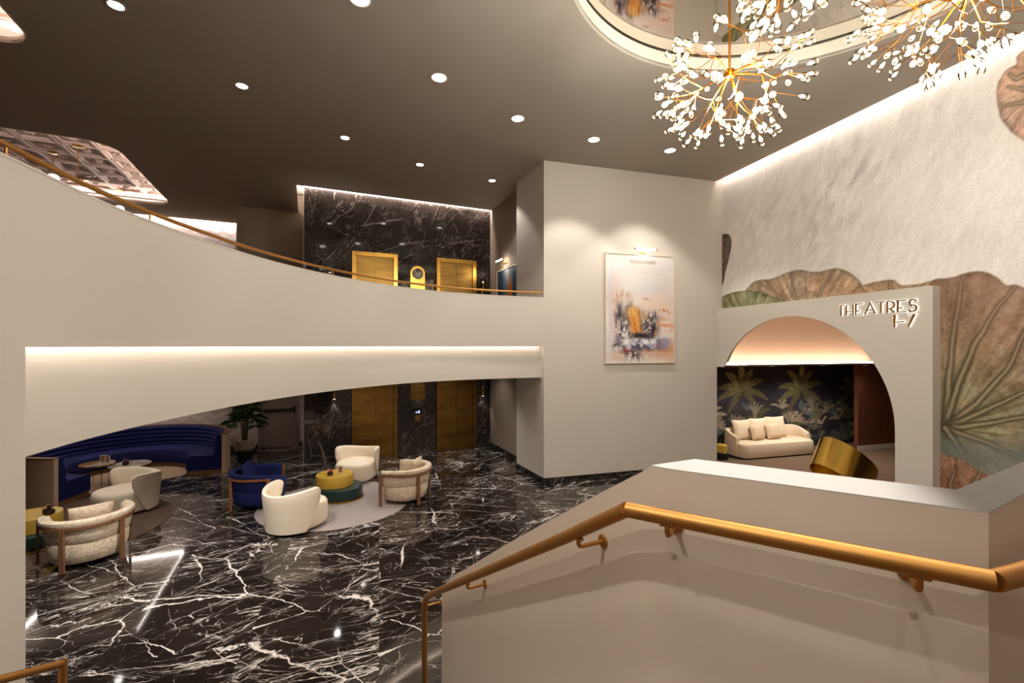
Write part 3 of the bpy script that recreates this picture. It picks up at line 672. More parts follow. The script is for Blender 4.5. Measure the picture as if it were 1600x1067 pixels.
def wz(q):
    px = 800 + FP * q.x / q.y
    if px >= 1016: return CAPZ
    y_ = np.interp(px, [p[0] for p in prof_], [p[1] for p in prof_]); return min(CAPZ, zat(float(y_), q.y))
path_ = [(q, wz(q)) for q, z in path_]

pi_ = [q for q, z in path_]; po_ = offset(pi_, -.19); po_[0] = OR.copy(); po_[1] = OR.lerp(OL, .25); po_[2] = OR.lerp(OL, .5); po_[3] = OR.lerp(OL, .75)
for k in range(4, nz_): po_[k] = OR.lerp(OL, .75).lerp(OL, (k - 3) / (nz_ - 4)) if k < nz_ - 4 else OL + SD * (.012 * (k - nz_ + 4))
mb = MB(); m_ = len(pi_); dz = [0.0 if k < nz_ - 4 else min(.14, .02 * (k - nz_ + 4) ** 1.3) for k in range(m_)]
R0 = lambda L, z0=None: [(L[k].x, L[k].y, path_[k][1] if z0 is None else z0) for k in range(m_)]
mb.grid([R0(pi_, 0), R0(pi_)], True); RO = [(po_[k].x, po_[k].y, path_[k][1] - dz[k]) for k in range(m_)]
mb.grid([R0(po_, 0), RO], True); mb.grid([R0(pi_), RO], True); mb.grid([R0(pi_, 0), R0(po_, 0)], False)
a, b = pi_[-1], po_[-1]; z_ = path_[-1][1]
mb.add([(a.x, a.y, 0), (b.x, b.y, 0), RO[-1], (a.x, a.y, z_)], [(0, 1, 2, 3)])
e3 = CR + D3 * 6.2; f3 = OR + D3 * 6.2
mb.prism([tuple(CR), tuple(e3), tuple(f3), tuple(OR)], 0, CAPZ)
o = struct(mb.build('wall_stair', M['stairwall']))
mb = MB(); cz = lambda L, d: [(L[k].x, L[k].y, path_[k][1] + d) for k in range(nz_ - 3)]
mb.grid([cz(pi_, 0), cz(pi_, .004), cz(po_, .004), cz(po_, 0), cz(pi_, 0)], True)
mb.prism([tuple(CR), tuple(e3), tuple(f3), tuple(OR)], CAPZ, CAPZ + .004)
struct(mb.build('trim_5', M['cap']))
LZ = 1.48; mb = MB(); rise = LZ / 8
for i in range(1, 9):
    t0, t1 = (8 - i) / 7.0 * .98 if i < 8 else 0, 0
    rt = CL + SD * (.9 * (8 - i) / 7.0); lt = Vector((-2.63, .35)).lerp(Vector((-2.72, 2.3)), (8 - i) / 7.0)
    poly = [tuple(rt), tuple(lt), (-2.5, -2.9), (5.5, -2.9), (5.5, 2.7)] + ([tuple(CR), tuple(CL)] if i > 0 else [])
    mb.prism(poly, (i - 1) * rise, i * rise)
struct(mb.build('stairs', M['carpet']))
# handrails
def bracket(parent, rail, wallpt, r=.0):
    g = Vector(rail); w = Vector(wallpt); d = (w - g); d.z = 0; L = d.length; d.normalize()
    br = MB(); p0 = g + Vector((0, 0, -.022)); low = .058
    path = [g + Vector((0, 0, -.018)), g + Vector((0, 0, -.03)), g + Vector((0, 0, -low + .012)), g + d * .006 + Vector((0, 0, -low + .003)), g + d * .02 + Vector((0, 0, -low)), g + d * (L - .004) + Vector((0, 0, -low))]
    br.tube(path, .0085, 10)
    br.box(-.022, .022, -.008, .008, -.004, .004, Matrix.Translation(g + Vector((0, 0, -.024))) @ Matrix.Rotation(math.atan2(d.y, d.x) + PI / 2, 4, 'Z'))
    o = br.build('bracket', M['rail_brass'], parent)
    q = d.to_track_quat('Z', 'Y').to_matrix().to_4x4(); c = g + d * (L - .007) + Vector((0, 0, -low))
    MB().lathe([(.024, 0), (.026, .002), (.026, .006), (.010, .0065)] if False else [(.010, -.001), (.024, 0.0), (.026, .002), (.026, .006)], 24, Matrix.Translation(c) @ q).build('wall_plate', M['rail_brass'], o)
RL, RR = Vector((.365, 1.45, 2.38)), Vector((1.067, 1.008, 2.38))
def rl(t, z): return Vector((.365 - 1.015 * t, 1.45 + 2 * t, z))
down = [rl(.1628, 2.151), rl(.495, 1.695), rl(.775, 1.313), rl(.93, 1.10), rl(.985, 1.02), rl(1.012, .955), rl(1.02, .90)]
t_ = thing('stair_handrail', 'brass handrail on brackets along the near stair guard wall', 'handrail')
far = RR + Vector((.95, .32, 0)) * 1.6
MB().tube([far, RR + Vector((.95, .32, 0)) * .004, RR], .0236, 16).tube([RR, RR.lerp(RL, .5), RL], .0236, 16).tube([RL] + down + [rl(1.021, .6), rl(1.021, 0.0)], [.0236] * 8 + [.021, .021], 16).build('rail', M['rail_brass'], t_)
for p in (RL, RR): 
    pass
def wallside(p):                            # nearest point of the inner wall face
    best = None
    for a_, b_ in ((CL, CR), (CL, CL + SD), (CR, e3)):
        d = b_ - a_; s_ = max(0, min(1, (Vector(p[:2]) - a_).dot(d) / d.dot(d))); q = a_ + d * s_
        if best is None or (q - Vector(p[:2])).length < best[0]: best = ((q - Vector(p[:2])).length, q)
    return (best[1].x, best[1].y, p[2])
def on_level(px): s_ = px_on(RL.xy, (RR - RL).xy, px); return RL.lerp(RR, s_)
for p in (on_level(1043), on_level(1436), rl(.1628 * .72, 2.215), rl(.62, 1.525), rl(1.0, .99), RR + Vector((.95, .32, 0)) * .9):
    bracket(t_, p, wallside(p))
t_ = thing('stair_handrail', 'short brass handrail end with a square post at the bottom left corner', 'handrail')
A0, A1 = Vector((-2.55, 2.572, 1.106)), Vector((-2.55, .60, 1.965))
MB().tube([A1, A0], .021, 16).tube([A0 + Vector((0, .012, .012)), A0 + Vector((0, .006, -.5)), Vector((-2.55, 2.578, 0))], .02, 16).build('rail', M['rail_brass'], t_)
for p in (A0.lerp(A1, .2), A0.lerp(A1, .85)): bracket(t_, p, (-2.685, p.y, p.z))
t_ = thing('balcony_handrail', 'thin curved brass handrail running along the top of the white balcony', 'handrail')
bp = offset(FC, .09)
MB().tube([(p.x, p.y, 4.03) for p in bp[20:]], .018, 12).build('rail', M['rail_brass'], t_)
for px in (10, 238, 366, 520, 679, 752, 838):
    p = min(bp[30:], key=lambda p: abs(p.x / p.y - (px - 800) / FP))
    MB().tube([(p.x, p.y, 3.925), (p.x, p.y, 3.95), (p.x, p.y, 4.025)], .008, 8).build('post', M['rail_brass'], t_)
# ------------------------------------------------------------------ elevators, signs, sconces (frame of the elevator wall: x along, -y towards the room)
def sx(px): return px_on(EB, AE, px)
for name, x0, x1, z0, lab in (('elevator', sx(549.5), sx(621), MEZZ, 'upper brass elevator doors left of the arched gold sign'), ('elevator', sx(681.5), sx(743.5), MEZZ, 'upper brass elevator doors right of the arched gold sign'),
                              ('elevator', sx(549.5), sx(621), 0.0, 'lower brass elevator doors behind the cream chair'), ('elevator', sx(681.5), sx(743.5), 0.0, 'lower brass elevator doors right of the call panel')):
    H = 2.235; t_ = thing(name, lab, 'elevator', M4=FE @ Matrix.Translation(((x0 + x1) / 2, 0, z0)), group=None); w = (x1 - x0) / 2; f = .11
    mb = MB()
    mb.box(-w, -w + f, -.06, -.002, 0, H).box(w - f, w, -.06, -.002, 0, H).box(-w + f, w - f, -.06, -.002, H - f, H)
    o = mb.build('door_frame', M['brass'] if z0 > 1 else M['door_brass'], t_, .006)
    d = w - f
    MB().box(-d, -.003, -.02, -.003, 0.01, H - f).build('door_panel', M['door_brass'], t_)
    MB().box(.003, d, -.02, -.003, 0.01, H - f).build('door_panel', M['door_brass'], t_)
    MB().box(-d, d, -.055, -.002, 0.0, .01).build('threshold', M['steel'], t_)
def strokes(parent, name, glyph, x, z, h, wd, th, y, mat, dep=.012):
    mb = MB()
    for pl in glyph:
        P = [(x + px * wd, y, z + pz * h) for px, pz in pl]
        mb.tube(P, 0, rect=None, n=4) if False else bar(mb, P, th, dep)
    return mb.build(name, mat, parent)
def bar(mb, P, th, dep):                     # flat bar following a line in the xz plane, front at y, back at y+dep
    P2 = [Vector((p[0], p[2])) for p in P]; y = P[0][1]; n = len(P2); A, B = [], []
    closed = (P2[0] - P2[-1]).length < 1e-6
    for i in range(n):
        pa = P2[i - 1] if i > 0 else (P2[-2] if closed else P2[0]); pb = P2[i + 1] if i < n - 1 else (P2[1] if closed else P2[-1])
        t = (pb - pa); t = t.normalized() if t.length > 1e-9 else Vector((1, 0)); nr = Vector((-t.y, t.x))
        a = (P2[i] - pa).normalized() if (P2[i] - pa).length > 1e-9 else t; c = max(.5, a.dot(t)); q = nr * (th / 2 / c)
        ex = t * (th / 2) if not closed and i == n - 1 else (-t * (th / 2) if not closed and i == 0 else Vector((0, 0)))
        A.append(P2[i] + q + ex * 0); B.append(P2[i] - q + ex * 0)
    f = lambda L, yy: [(p.x, yy, p.y) for p in L]
    mb.grid([f(A, y), f(B, y), f(B, y + dep), f(A, y + dep), f(A, y)], False)
    for i in (0, n - 1): mb.add([(A[i].x, y, A[i].y), (B[i].x, y, B[i].y), (B[i].x, y + dep, B[i].y), (A[i].x, y + dep, A[i].y)], [(0, 1, 2, 3)])
def arc(cx, cz, rx, rz, a0, a1, n=10): return [(cx + rx * math.cos(math.radians(a0 + (a1 - a0) * i / n)), cz + rz * math.sin(math.radians(a0 + (a1 - a0) * i / n))) for i in range(n + 1)]
G = {'T': [[(0, 1), (1, 1)], [(.5, 1), (.5, 0)]], 'H': [[(0, 1), (0, 0)], [(1, 1), (1, 0)], [(0, .36), (1, .36)]], 'E': [[(1, 1), (0, 1), (0, 0), (1, 0)], [(0, .36), (.55, .36)]],
     'A': [[(0, 0), (.5, 1), (1, 0)], [(.19, .36), (.81, .36)]], 'R': [[(0, 0), (0, 1), (.3, 1)] + arc(.35, .68, .62, .32, 80, -80, 8) + [(.3, .36), (0, .36)], [(.35, .36), (1, 0)]],
     'S': [arc(.52, .74, .4, .26, 20, 250, 10) + arc(.47, .26, .46, .27, 80, -160, 12)], '1': [[(0, .78), (.62, 1), (.62, 0)]], '-': [[(0, .42), (1, .42)]], '7': [[(0, 1), (1, 1), (.3, 0)]]}
# theatre sign
t_ = thing('theatre_sign', 'halo lit gold lettering of the theatre sign on the portal front', 'sign', M4=FPn)
def pu(px): return px_on(PO, MU, px)
for ch, a_, b_, zb, h in (('T', 205, 320, 3.423, .177), ('H', 345, 452, 3.423, .177), ('E', 492, 605, 3.423, .177), ('A', 638, 797, 3.423, .177), ('T', 825, 952, 3.423, .177), ('R', 988, 1105, 3.423, .177), ('E', 1150, 1288, 3.423, .177), ('S', 1320, 1455, 3.423, .177),
                          ('1', 1040, 1135, 3.195, .185), ('-', 1125, 1255, 3.195, .185), ('7', 1275, 1410, 3.195, .185)):
    u0, u1 = pu(1290 + a_ / 10), pu(1290 + b_ / 10)
    o = strokes(t_, 'letter', G[ch], u0, zb, h, u1 - u0, .0195, -.036, M['door_brass'], .014)
    strokes(o, 'halo', G[ch], u0, zb, h, u1 - u0, .0265, -.018, M['halo'], .008)
# upper arched sign and lower directory
def archplate(w, h, up, n=24):
    r = w / 2
    if up: return [(-r, 0), (r, 0)] + [(r * math.cos(PI * k / n), h - r + r * math.sin(PI * k / n)) for k in range(n + 1)]
    return [(r, h), (-r, h)] + [(r * math.cos(PI + PI * k / n), r + r * math.sin(PI + PI * k / n)) for k in range(n + 1)]
xa, xb = sx(641), sx(663.6); w = xb - xa; xm = (xa + xb) / 2
t_ = thing('arched_sign', 'arched gold sign with a round dark emblem between the upper elevators', 'sign', M4=FE @ Matrix.Translation((xm, -.03, 4.05)))
plate('sign_plate', [archplate(w, 1.02, True)], .027, M['brass'], UPRIGHT, t_)
cz = 1.02 - w / 2 - .01; R_ = w * .37
plate('emblem_disc', [[(R_ * math.cos(2 * PI * k / 32), cz + R_ * math.sin(2 * PI * k / 32)) for k in range(32)]], .008, M['screen'], Matrix.Translation((0, -.009, 0)) @ UPRIGHT, t_)
mb = MB(); S_ = lambda pts: bar(mb, [(x * R_, -.014, cz + z * R_) for x, z in pts], .014, .004)
S_([(-.72, .2), (-.6, .45), (-.45, .5), (-.5, .2), (-.62, -.05), (-.5, -.25), (-.3, -.2), (-.22, .3)]); S_([(-.22, .35), (-.12, -.2), (0, .25), (.1, -.2), (.2, .4)]); S_([(.15, .1), (.3, .2), (.42, -.05), (.3, -.2), (.15, -.1)]); S_([(.45, .45), (.45, -.2), (.68, -.1), (.74, .55)]); S_([(-.5, -.38), (.5, -.38)]); S_([(-.4, -.58), (.45, -.58)])
mb.build('lettering', M['ivory'], t_)
MB().box(-.004, .004, -.002, 0, 0, .38).build('groove', M['steel'], t_)
t_ = thing('floor_directory', 'gold floor directory with a grey rounded foot above the elevator call panel', 'sign', M4=FE @ Matrix.Translation((xm, -.03, 1.23)))
plate('grey_plate', [archplate(w, .40, False)], .02, M['slate'], Matrix.Translation((0, .006, 0)) @ UPRIGHT, t_)
MB().box(-w / 2, w / 2, 0, .028, .225, 1.05).build('gold_plate', M['door_brass'], t_)
mb = MB()
def txt(y, x0, x1, th=.012): 
    x = x0; q = random.Random(int(y * 1000))
    while x < x1 - .01:
        l = q.uniform(.012, .03); mb.box(x, min(x + l, x1), -.003, 0, y, y + th); x += l + .006
for i, z in enumerate((.33, .45, .57, .69, .81)):
    mb = MB()
    txt(z + .028, -.06, (.13, .15, .04, .1, .12)[i]); txt(z + .005, -.06, (.07, .07, -.01, .05, .06)[i])
    gl = {0: '-2', 1: '-1', 2: 'G', 3: '1', 4: '2'}[i]
    for j, ch in enumerate(gl):
        x0 = -.155 + .032 * j
        g = {'-': [[(0, .5), (1, .5)]], '1': [[(.1, .8), (.5, 1), (.5, 0)]], '2': [[(0, .8), (.3, 1), (.8, .9), (.8, .6), (0, 0), (1, 0)]], 'G': [[(.9, .85), (.5, 1), (.1, .8), (.1, .2), (.5, 0), (.9, .2), (.9, .5), (.5, .5)]]}[ch]
        for pl in g: bar(mb, [(x0 + a * .024, -.003, z + b * .045) for a, b in pl], .007, .003)
    mb.build('text_row', M['ivory'], t_)
mb = MB(); txt(.19, -.06, .06, .014); txt(.165, -.06, .06, .014); txt(.14, -.04, .04, .01); mb.build('text_row', M['ivory'], t_)
t_ = thing('call_panel', 'elevator call panel with small blue floor digits and a gold plate', 'panel', M4=FE @ Matrix.Translation((xm, 0, .86)))
zt = (zat(639, 12.3), zat(648, 12.3), zat(658.5, 12.3)); b0 = .86
MB().box(-.08, .08, -.02, -.001, zt[1] - b0, zt[0] - b0).build('display', M['screen'], t_, .004)
MB().box(-.08, .08, -.018, -.001, zt[2] - b0, zt[1] - b0 - .004).build('button_plate', M['door_brass'], t_, .003)
mb = MB(); zc = (zt[0] + zt[1]) / 2 - b0 - .03
for pl in ([(-.055, .03), (-.045, .0), (-.02, .0), (-.02, .045)], [(.02, .035), (.02, .05), (.05, .05), (.05, .025), (.02, .025), (.02, 0), (.05, 0), (.05, .025)]): bar(mb, [(a, -.0235, zc + b) for a, b in pl], .009, .003)
mb.build('digits', M['digit'], t_)
MB().lathe([(.004, 0), (.012, 0), (.012, .004), (.004, .006)], 16, Matrix.Translation((0, -.018, (zt[1] + zt[2]) / 2 - b0)) @ Matrix.Rotation(PI / 2, 4, 'X')).build('button', M['ivory'], t_)
for x, z, up, lab in ((sx(753), 4.60, True, 'brass uplight sconce right of the upper elevators'), (sx(515), 4.60, True, 'brass uplight sconce left of the upper elevators'), (sx(753), 1.62, False, 'brass downlight sconce right of the lower elevators'), (sx(522), 1.72, False, 'brass downlight sconce left of the lower elevators')):
    t_ = thing('wall_sconce', lab, 'sconce', M4=FE @ Matrix.Translation((x, -.09, z)))
    MB().lathe([(.03, -.14), (.036, -.13), (.036, -.02), (.028, -.01), (.028, .01), (.036, .02), (.036, .13), (.03, .14)], 20).build('tube', M['brass'], t_)
    MB().box(-.02, .02, .03, .089, -.02, .02).build('wall_mount', M['brass'], t_)
    MB().lathe([(.024, .1405), (.024, .143)] if up else [(.024, -.143), (.024, -.1405)], 16).build('lens', M['lamp'], t_)
    lamp('sconce_light', 'SPOT', (0, 0, .15 if up else -.15), 7 if up else 9, WARM, .02, math.radians(80), .8, aim=(0, .03, 1 if up else -1), parent=t_)
# ------------------------------------------------------------------ lower exit door
def fx(px): return (px_on(FQ, FD, px))
x0, x1 = fx(403), fx(467); t_ = thing('exit_door', 'taupe exit door with a push bar behind the potted palm', 'door', M4=frame(FQ, FD) @ Matrix.Translation(((x0 + x1) / 2, 0, 0))); w = (x1 - x0) / 2
MB().box(-w, -w + .09, -.05, -.001, 0, 2.15).box(w - .06, w, -.05, -.001, 0, 2.15).box(-w + .09, w - .06, -.05, -.001, 2.08, 2.15).build('door_frame', M['greydoor'], t_, .004)
MB().box(-w + .09, w - .06, -.02, -.002, .01, 2.08).build('door_leaf', M['greydoor'], t_)
MB().box(-w + .2, w - .16, -.09, -.06, 1.06, 1.11).box(w - .17, w - .10, -.085, -.02, 1.0, 1.17).box(-w + .17, -w + .21, -.085, -.02, 1.05, 1.12).build('push_bar', M['steel'], t_, .004)
# ------------------------------------------------------------------ paintings and picture lights
def pp(px, py): s_ = px_on(PA, AP, px); return (s_, zat(py, (PA + AP * s_).y))
pl, pr = pp(944, 481)[0], pp(1052.5, 481)[0]; zb, zt_ = 2.515, 4.955; PW, PH = pr - pl, zt_ - zb
t_ = thing('framed_painting', 'large framed abstract painting in white, orange and grey on the pier', 'painting', M4=frame(PA, AP) @ Matrix.Translation((pl, -.05, zb)))
f = .025
MB().box(0, f, 0, .048, 0, PH).box(PW - f, PW, 0, .048, 0, PH).box(f, PW - f, 0, .048, 0, f).box(f, PW - f, 0, .048, PH - f, PH).build('picture_frame', simple('pale_wood_frame', (214, 196, 170), .5), t_)
def paint_abs(X, Z):
    x, z = X / (PW - 2 * f), Z / (PH - 2 * f)
    wx = x + .10 * (fbm(X, Z, 3.) - .5); wz = z + .10 * (fbm(X + 30, Z, 3.) - .5)
    col = np.outer(np.ones(X.size), (226, 218, 212.)) + ((fbm(X * .7, Z * 2.2, 2.) - .5) * 34)[:, None]
    k = lambda cx, cz, sx_, sz_, p=2: np.exp(-((np.abs((wx - cx) / sx_)) ** p + (np.abs((wz - cz) / sz_)) ** p))
    st = fbm(X * 14, Z * 2.2, 1.6); st2 = fbm(X * 2.5, Z * 9, 1.6); fine = fbm(X, Z, 18.)
    col = over(col, k(.78, .52, .34, .16) * .8, (232, 200, 178)); col = over(col, k(.85, .35, .22, .05) * 1.1 * (st2 > .42), (226, 160, 120)); col = over(col, k(.9, .12, .35, .09) * .9, (216, 152, 104)); col = over(col, k(.72, .1, .2, .03) * (st2 > .5), (178, 116, 80))
    col = over(col, k(.55, .78, .4, .1) * .5, (234, 220, 208)); col = over(col, k(.6, .70, .15, .05) * .4, (206, 214, 222))
    col = over(col, k(.13, .45, .07, .28) * .8, (226, 188, 166)); col = over(col, k(.22, .62, .1, .05) * (st > .5), (196, 140, 104))
    st3 = fbm(X * 22, Z * 3, 1.5); bl = fbm(X, Z, 5.5, 4); bl2 = fbm(X + 11, Z + 4, 9., 4); sm = lambda v, t, w=.05: np.clip((v - t) / w + .5, 0, 1)
    col = over(col, k(.26, .36, .12, .19, 6) * .92, (186, 172, 168)); col = over(col, k(.55, .33, .22, .16, 6) * .92, (190, 174, 164))
    col = over(col, k(.25, .36, .13, .19, 6) * sm(bl, .52) * .9, (112, 98, 98)); col = over(col, k(.55, .32, .24, .15, 6) * sm(bl2, .5) * .9, (104, 92, 96))
    col = over(col, k(.20, .37, .035, .17, 4) * sm(st, .42) * .95, (62, 52, 54)); col = over(col, k(.30, .33, .10, .15, 4) * sm(st3, .56) * .9, (74, 62, 62)); col = over(col, k(.27, .30, .1, .1, 4) * sm(fine, .56), (232, 226, 218))
    col = over(col, k(.58, .33, .18, .14, 4) * sm(st3, .54) * .9, (66, 56, 62)); col = over(col, k(.62, .36, .1, .12, 4) * sm(fine, .57), (226, 220, 214))
    col = over(col, k(.42, .39, .08, .105, 6), (222, 146, 66)); col = over(col, k(.36, .47, .07, .05) * sm(bl, .42), (214, 160, 96)); col = over(col, k(.46, .37, .05, .12, 4) * sm(st, .5), (176, 102, 38)); col = over(col, k(.55, .43, .06, .05) * sm(bl2, .45), (206, 160, 108)); col = over(col, k(.4, .4, .09, .1, 4) * sm(st3, .6), (238, 190, 120))
    col = over(col, k(.49, .26, .12, .03, 4), (54, 42, 40)); col = over(col, k(.69, .30, .04, .06, 4), (48, 40, 44)); col = over(col, k(.73, .27, .03, .03), (196, 140, 70))
    col = over(col, k(.5, .18, .34, .055, 6) * .92, (176, 172, 188)); col = over(col, k(.48, .16, .36, .06, 6) * sm(bl2, .48), (92, 84, 104)); col = over(col, k(.78, .18, .17, .05, 4) * sm(bl, .45) * .95, (132, 140, 186)); col = over(col, k(.45, .19, .3, .04, 4) * sm(fine, .58), (238, 236, 234))
    col = over(col, k(.28, .19, .06, .04) * 1.1, (236, 232, 226)); col = over(col, k(.70, .19, .05, .04) * 1.1, (230, 228, 226))
    col = over(col, k(.34, .07, .16, .035) * (fine > .42), (66, 48, 46)); col = over(col, k(.15, .16, .05, .02), (92, 76, 70)); col = over(col, k(.4, .03, .1, .05) * (st > .5), (96, 78, 76)); col = over(col, k(.15, .05, .12, .05) * .7, (226, 188, 160)); col = over(col, k(.06, .5, .03, .5) * .5, (196, 190, 198)); col = over(col, k(.28, .09, .03, .02), (150, 52, 40))
    col = over(col, k(.87, .49, .07, .018) * (fine > .5) * 1.2, (196, 100, 56)); col = over(col, k(.62, .6, .07, .015) * (st2 > .5), (196, 150, 124))
    return col
cg = colour_grid('canvas', PW - 2 * f, PH - 2 * f, paint_abs, 0.008, M['canvas'], None, t_); cg.location = (f, .012, f)
def picture_light(M4, lab, e=9, L=.45):
    t_ = thing('picture_light', lab, 'lamp', M4=M4)
    MB().tube([(-L / 2, 0, 0), (L / 2, 0, 0)], .02, 14).build('lamp_tube', M['tube'], t_)
    MB().tube([(-L / 2 - .03, 0, 0), (-L / 2, 0, 0)], .021, 14).build('end_cap', M['brass'], t_)
    MB().tube([(L / 2, 0, 0), (L / 2 + .03, 0, 0)], .021, 14).build('end_cap', M['brass'], t_)
    MB().tube([(-.06, 0, -.01), (-.06, .06, -.05), (-.06, .15, -.06)], .008, 8).box(-.1, .1, .15, .179, -.085, -.045).build('arm', M['brass'], t_)
    lamp('picture_lamp', 'POINT', (0, -.02, -.04), e, (1, .88, .72), .03, parent=t_)
s0, z0 = pp(1005, 388); picture_light(frame(PA, AP) @ Matrix.Translation((s0 - .05, -.18, 5.04)), 'brass picture light glowing above the large painting on the pier', 3, .50)
fw = frame(W2, W2e - W2)
def w2(px, py): s_ = px_on(W2, (W2e - W2).normalized(), px); return s_, zat(py, (W2 + (W2e - W2).normalized() * s_).y)
a_, za = w2(778.5, 425); b_ = a_ + 1.75
t_ = thing('framed_painting', 'blue and orange painting partly hidden at the end of the balcony', 'painting', M4=fw @ Matrix.Translation((a_, -.045, 3.75))); ph = za - 3.75
MB().box(0, .02, 0, .044, 0, ph).box(b_ - a_ - .02, b_ - a_, 0, .044, 0, ph).box(.02, b_ - a_ - .02, 0, .044, 0, .02).box(.02, b_ - a_ - .02, 0, .044, ph - .02, ph).build('picture_frame', M['ivory'], t_)
def paint_blue(X, Z):
    col = np.outer(np.ones(X.size), (52, 84, 110.)) + ((fbm(X * 3, Z, 3.) - .5) * 90)[:, None] * np.array((.8, 1, 1))
    wx = X + .14 * (fbm(X * 2, Z, 4.) - .5); x = wx / 1.75; z = Z / ph
    col = over(col, np.exp(-((x - .42) / .16) ** 2 - ((z - .9) / .38) ** 2), (206, 202, 204)); col = over(col, np.exp(-((x - .5) / .1) ** 4 - ((z - .3) / .48) ** 4) * (z < .85 - np.abs(x - .52) * 3), (216, 120, 44)); col = over(col, np.exp(-((x - .52) / .2) ** 2 - (z / .18) ** 2), (190, 74, 34)); col = over(col, np.exp(-((x - .12) / .14) ** 2) * .6, (24, 40, 60))
    return col
cg = colour_grid('canvas', b_ - a_ - .04, ph - .04, paint_blue, .015, M['canvas'], None, t_); cg.location = (.02, .012, .02)
picture_light(fw @ Matrix.Translation((a_ + .55, -.18, za + .22)), 'brass picture light above the blue and orange painting', 9, .5)
# ================================================================== FURNITURE
def face(fx_, fy_): return math.atan2(fy_, fx_) + PI / 2       # local -y looks this way
def superdisc(rx, ry, prof, n=40, p=2.6, cx=0, cy=0):
    rows = []
    for s_, z in prof:
        row = []
        for k in range(n):
            a = 2 * PI * k / n; c, s = math.cos(a), math.sin(a)
            row.append((cx + rx * s_ * math.copysign(abs(c) ** (2 / p), c), cy + ry * s_ * math.copysign(abs(s) ** (2 / p), s), z))
        rows.append(row)
    mb = MB(); mb.grid(rows, True, close=True); m = len(rows)
    mb.f += [tuple(range(n - 1, -1, -1)), tuple(range((m - 1) * n, m * n))]; mb.sm += [True, True]; mb.mi += [0, 0]
    return mb
def arcpos(a, r): return (r * math.sin(a), r * math.cos(a))     # a = 0 at the back (+y)
def wing_chair(label, loc, rz):
    t_ = thing('lounge_chair', label, 'chair', loc, rz, 'cream wing-back lounge chairs')
    superdisc(.36, .37, [(.9, 0), (.9, .035)], cy=-.03).build('plinth', M['black'], t_)
    superdisc(.395, .43, [(.9, .03), (.97, .05), (1.0, .1), (1.0, .30), (.99, .35), (.95, .385), (.86, .405), (.6, .412), (.2, .414)], cy=-.04).build('seat', M['cream'], t_)
    rows = []; N = 34
    for i in range(N + 1):
        u = -1 + 2 * i / N; au = abs(u); row = []
        H = .615 + .075 * math.sin(min(au, .82) / .82 * PI / 2) ** 2
        if au > .80: H -= .20 * (1 - math.sqrt(max(0, 1 - ((au - .80) / .20) ** 2)))
        th = .075 * (1.0 if au < .88 else max(.25, math.sqrt(max(0.0, 1 - ((au - .88) / .125) ** 2))))
        out = [(0, .03), (0, .12), (0, .25), (0, .38), (0, .5), (0, .86)]
        prof = []
        for f_ in (0, .2, .4, .6, .8, .93): prof.append((0, .035 + (H - .035 - .02) * f_))
        prof += [(th * .12, H - .012), (th * .35, H), (th * .65, H), (th * .9, H - .015)]
        for f_ in (.9, .75, .55, .35, .2): prof.append((th, .035 + (H - .035) * f_))
        for dr, z in prof:
            tz = max(0, (z - .03) / .66); amax = math.radians(72 + 40 * tz ** .8)
            R = .425 + .055 * tz; a = u * amax; r = R - dr; x, y = arcpos(a, r)
            row.append((x, y * 1.03 - .0, z))
        rows.append(row)
    mb = MB(); mb.grid(rows, True); n = len(rows[0]); mb.grid([[r[0] for r in rows], [r[-1] for r in rows]], True)
    mb.f += [tuple(range(n)), tuple(range(N * n, N * n + n))]; mb.sm += [True, True]; mb.mi += [0, 0]
    mb.build('backrest', M['cream'], t_)
    return t_
RZ = 0.012
wing_chair('cream wing-back lounge chair facing the viewer, nearest the elevator doors', (-3.38, 9.93, RZ), face(-.1, -1))
wing_chair('cream wing-back lounge chair with its back to the viewer, nearest on the grey rug', (-3.47, 7.30, RZ), face(.45, .9))
wing_chair('cream wing-back lounge chair beside the curved blue booth', (-6.78, 8.02, RZ), face(-.5, -.87))
def pillow(name, label, cat, mat, w, h, d, M4, group=None, e=.22):
    rows = []; N = 14
    def P(u, v, s):
        k = (1 - abs(u) ** 3.2) ** .55 * (1 - abs(v) ** 3.2) ** .55; pin = 1 - .07 * (1 - (abs(u) * abs(v)) ** 1.5) * max(abs(u), abs(v)) ** 4
        return (w / 2 * u * pin, s * d / 2 * k, h / 2 * v * pin)
    mb = MB()
    for s in (-1, 1): mb.grid([[P(-1 + 2 * i / N, -1 + 2 * j / N, s) for i in range(N + 1)] for j in range(N + 1)], True)
    o = mb.build(name, mat); o.matrix_world = M4
    return tag(o, label, cat, group)
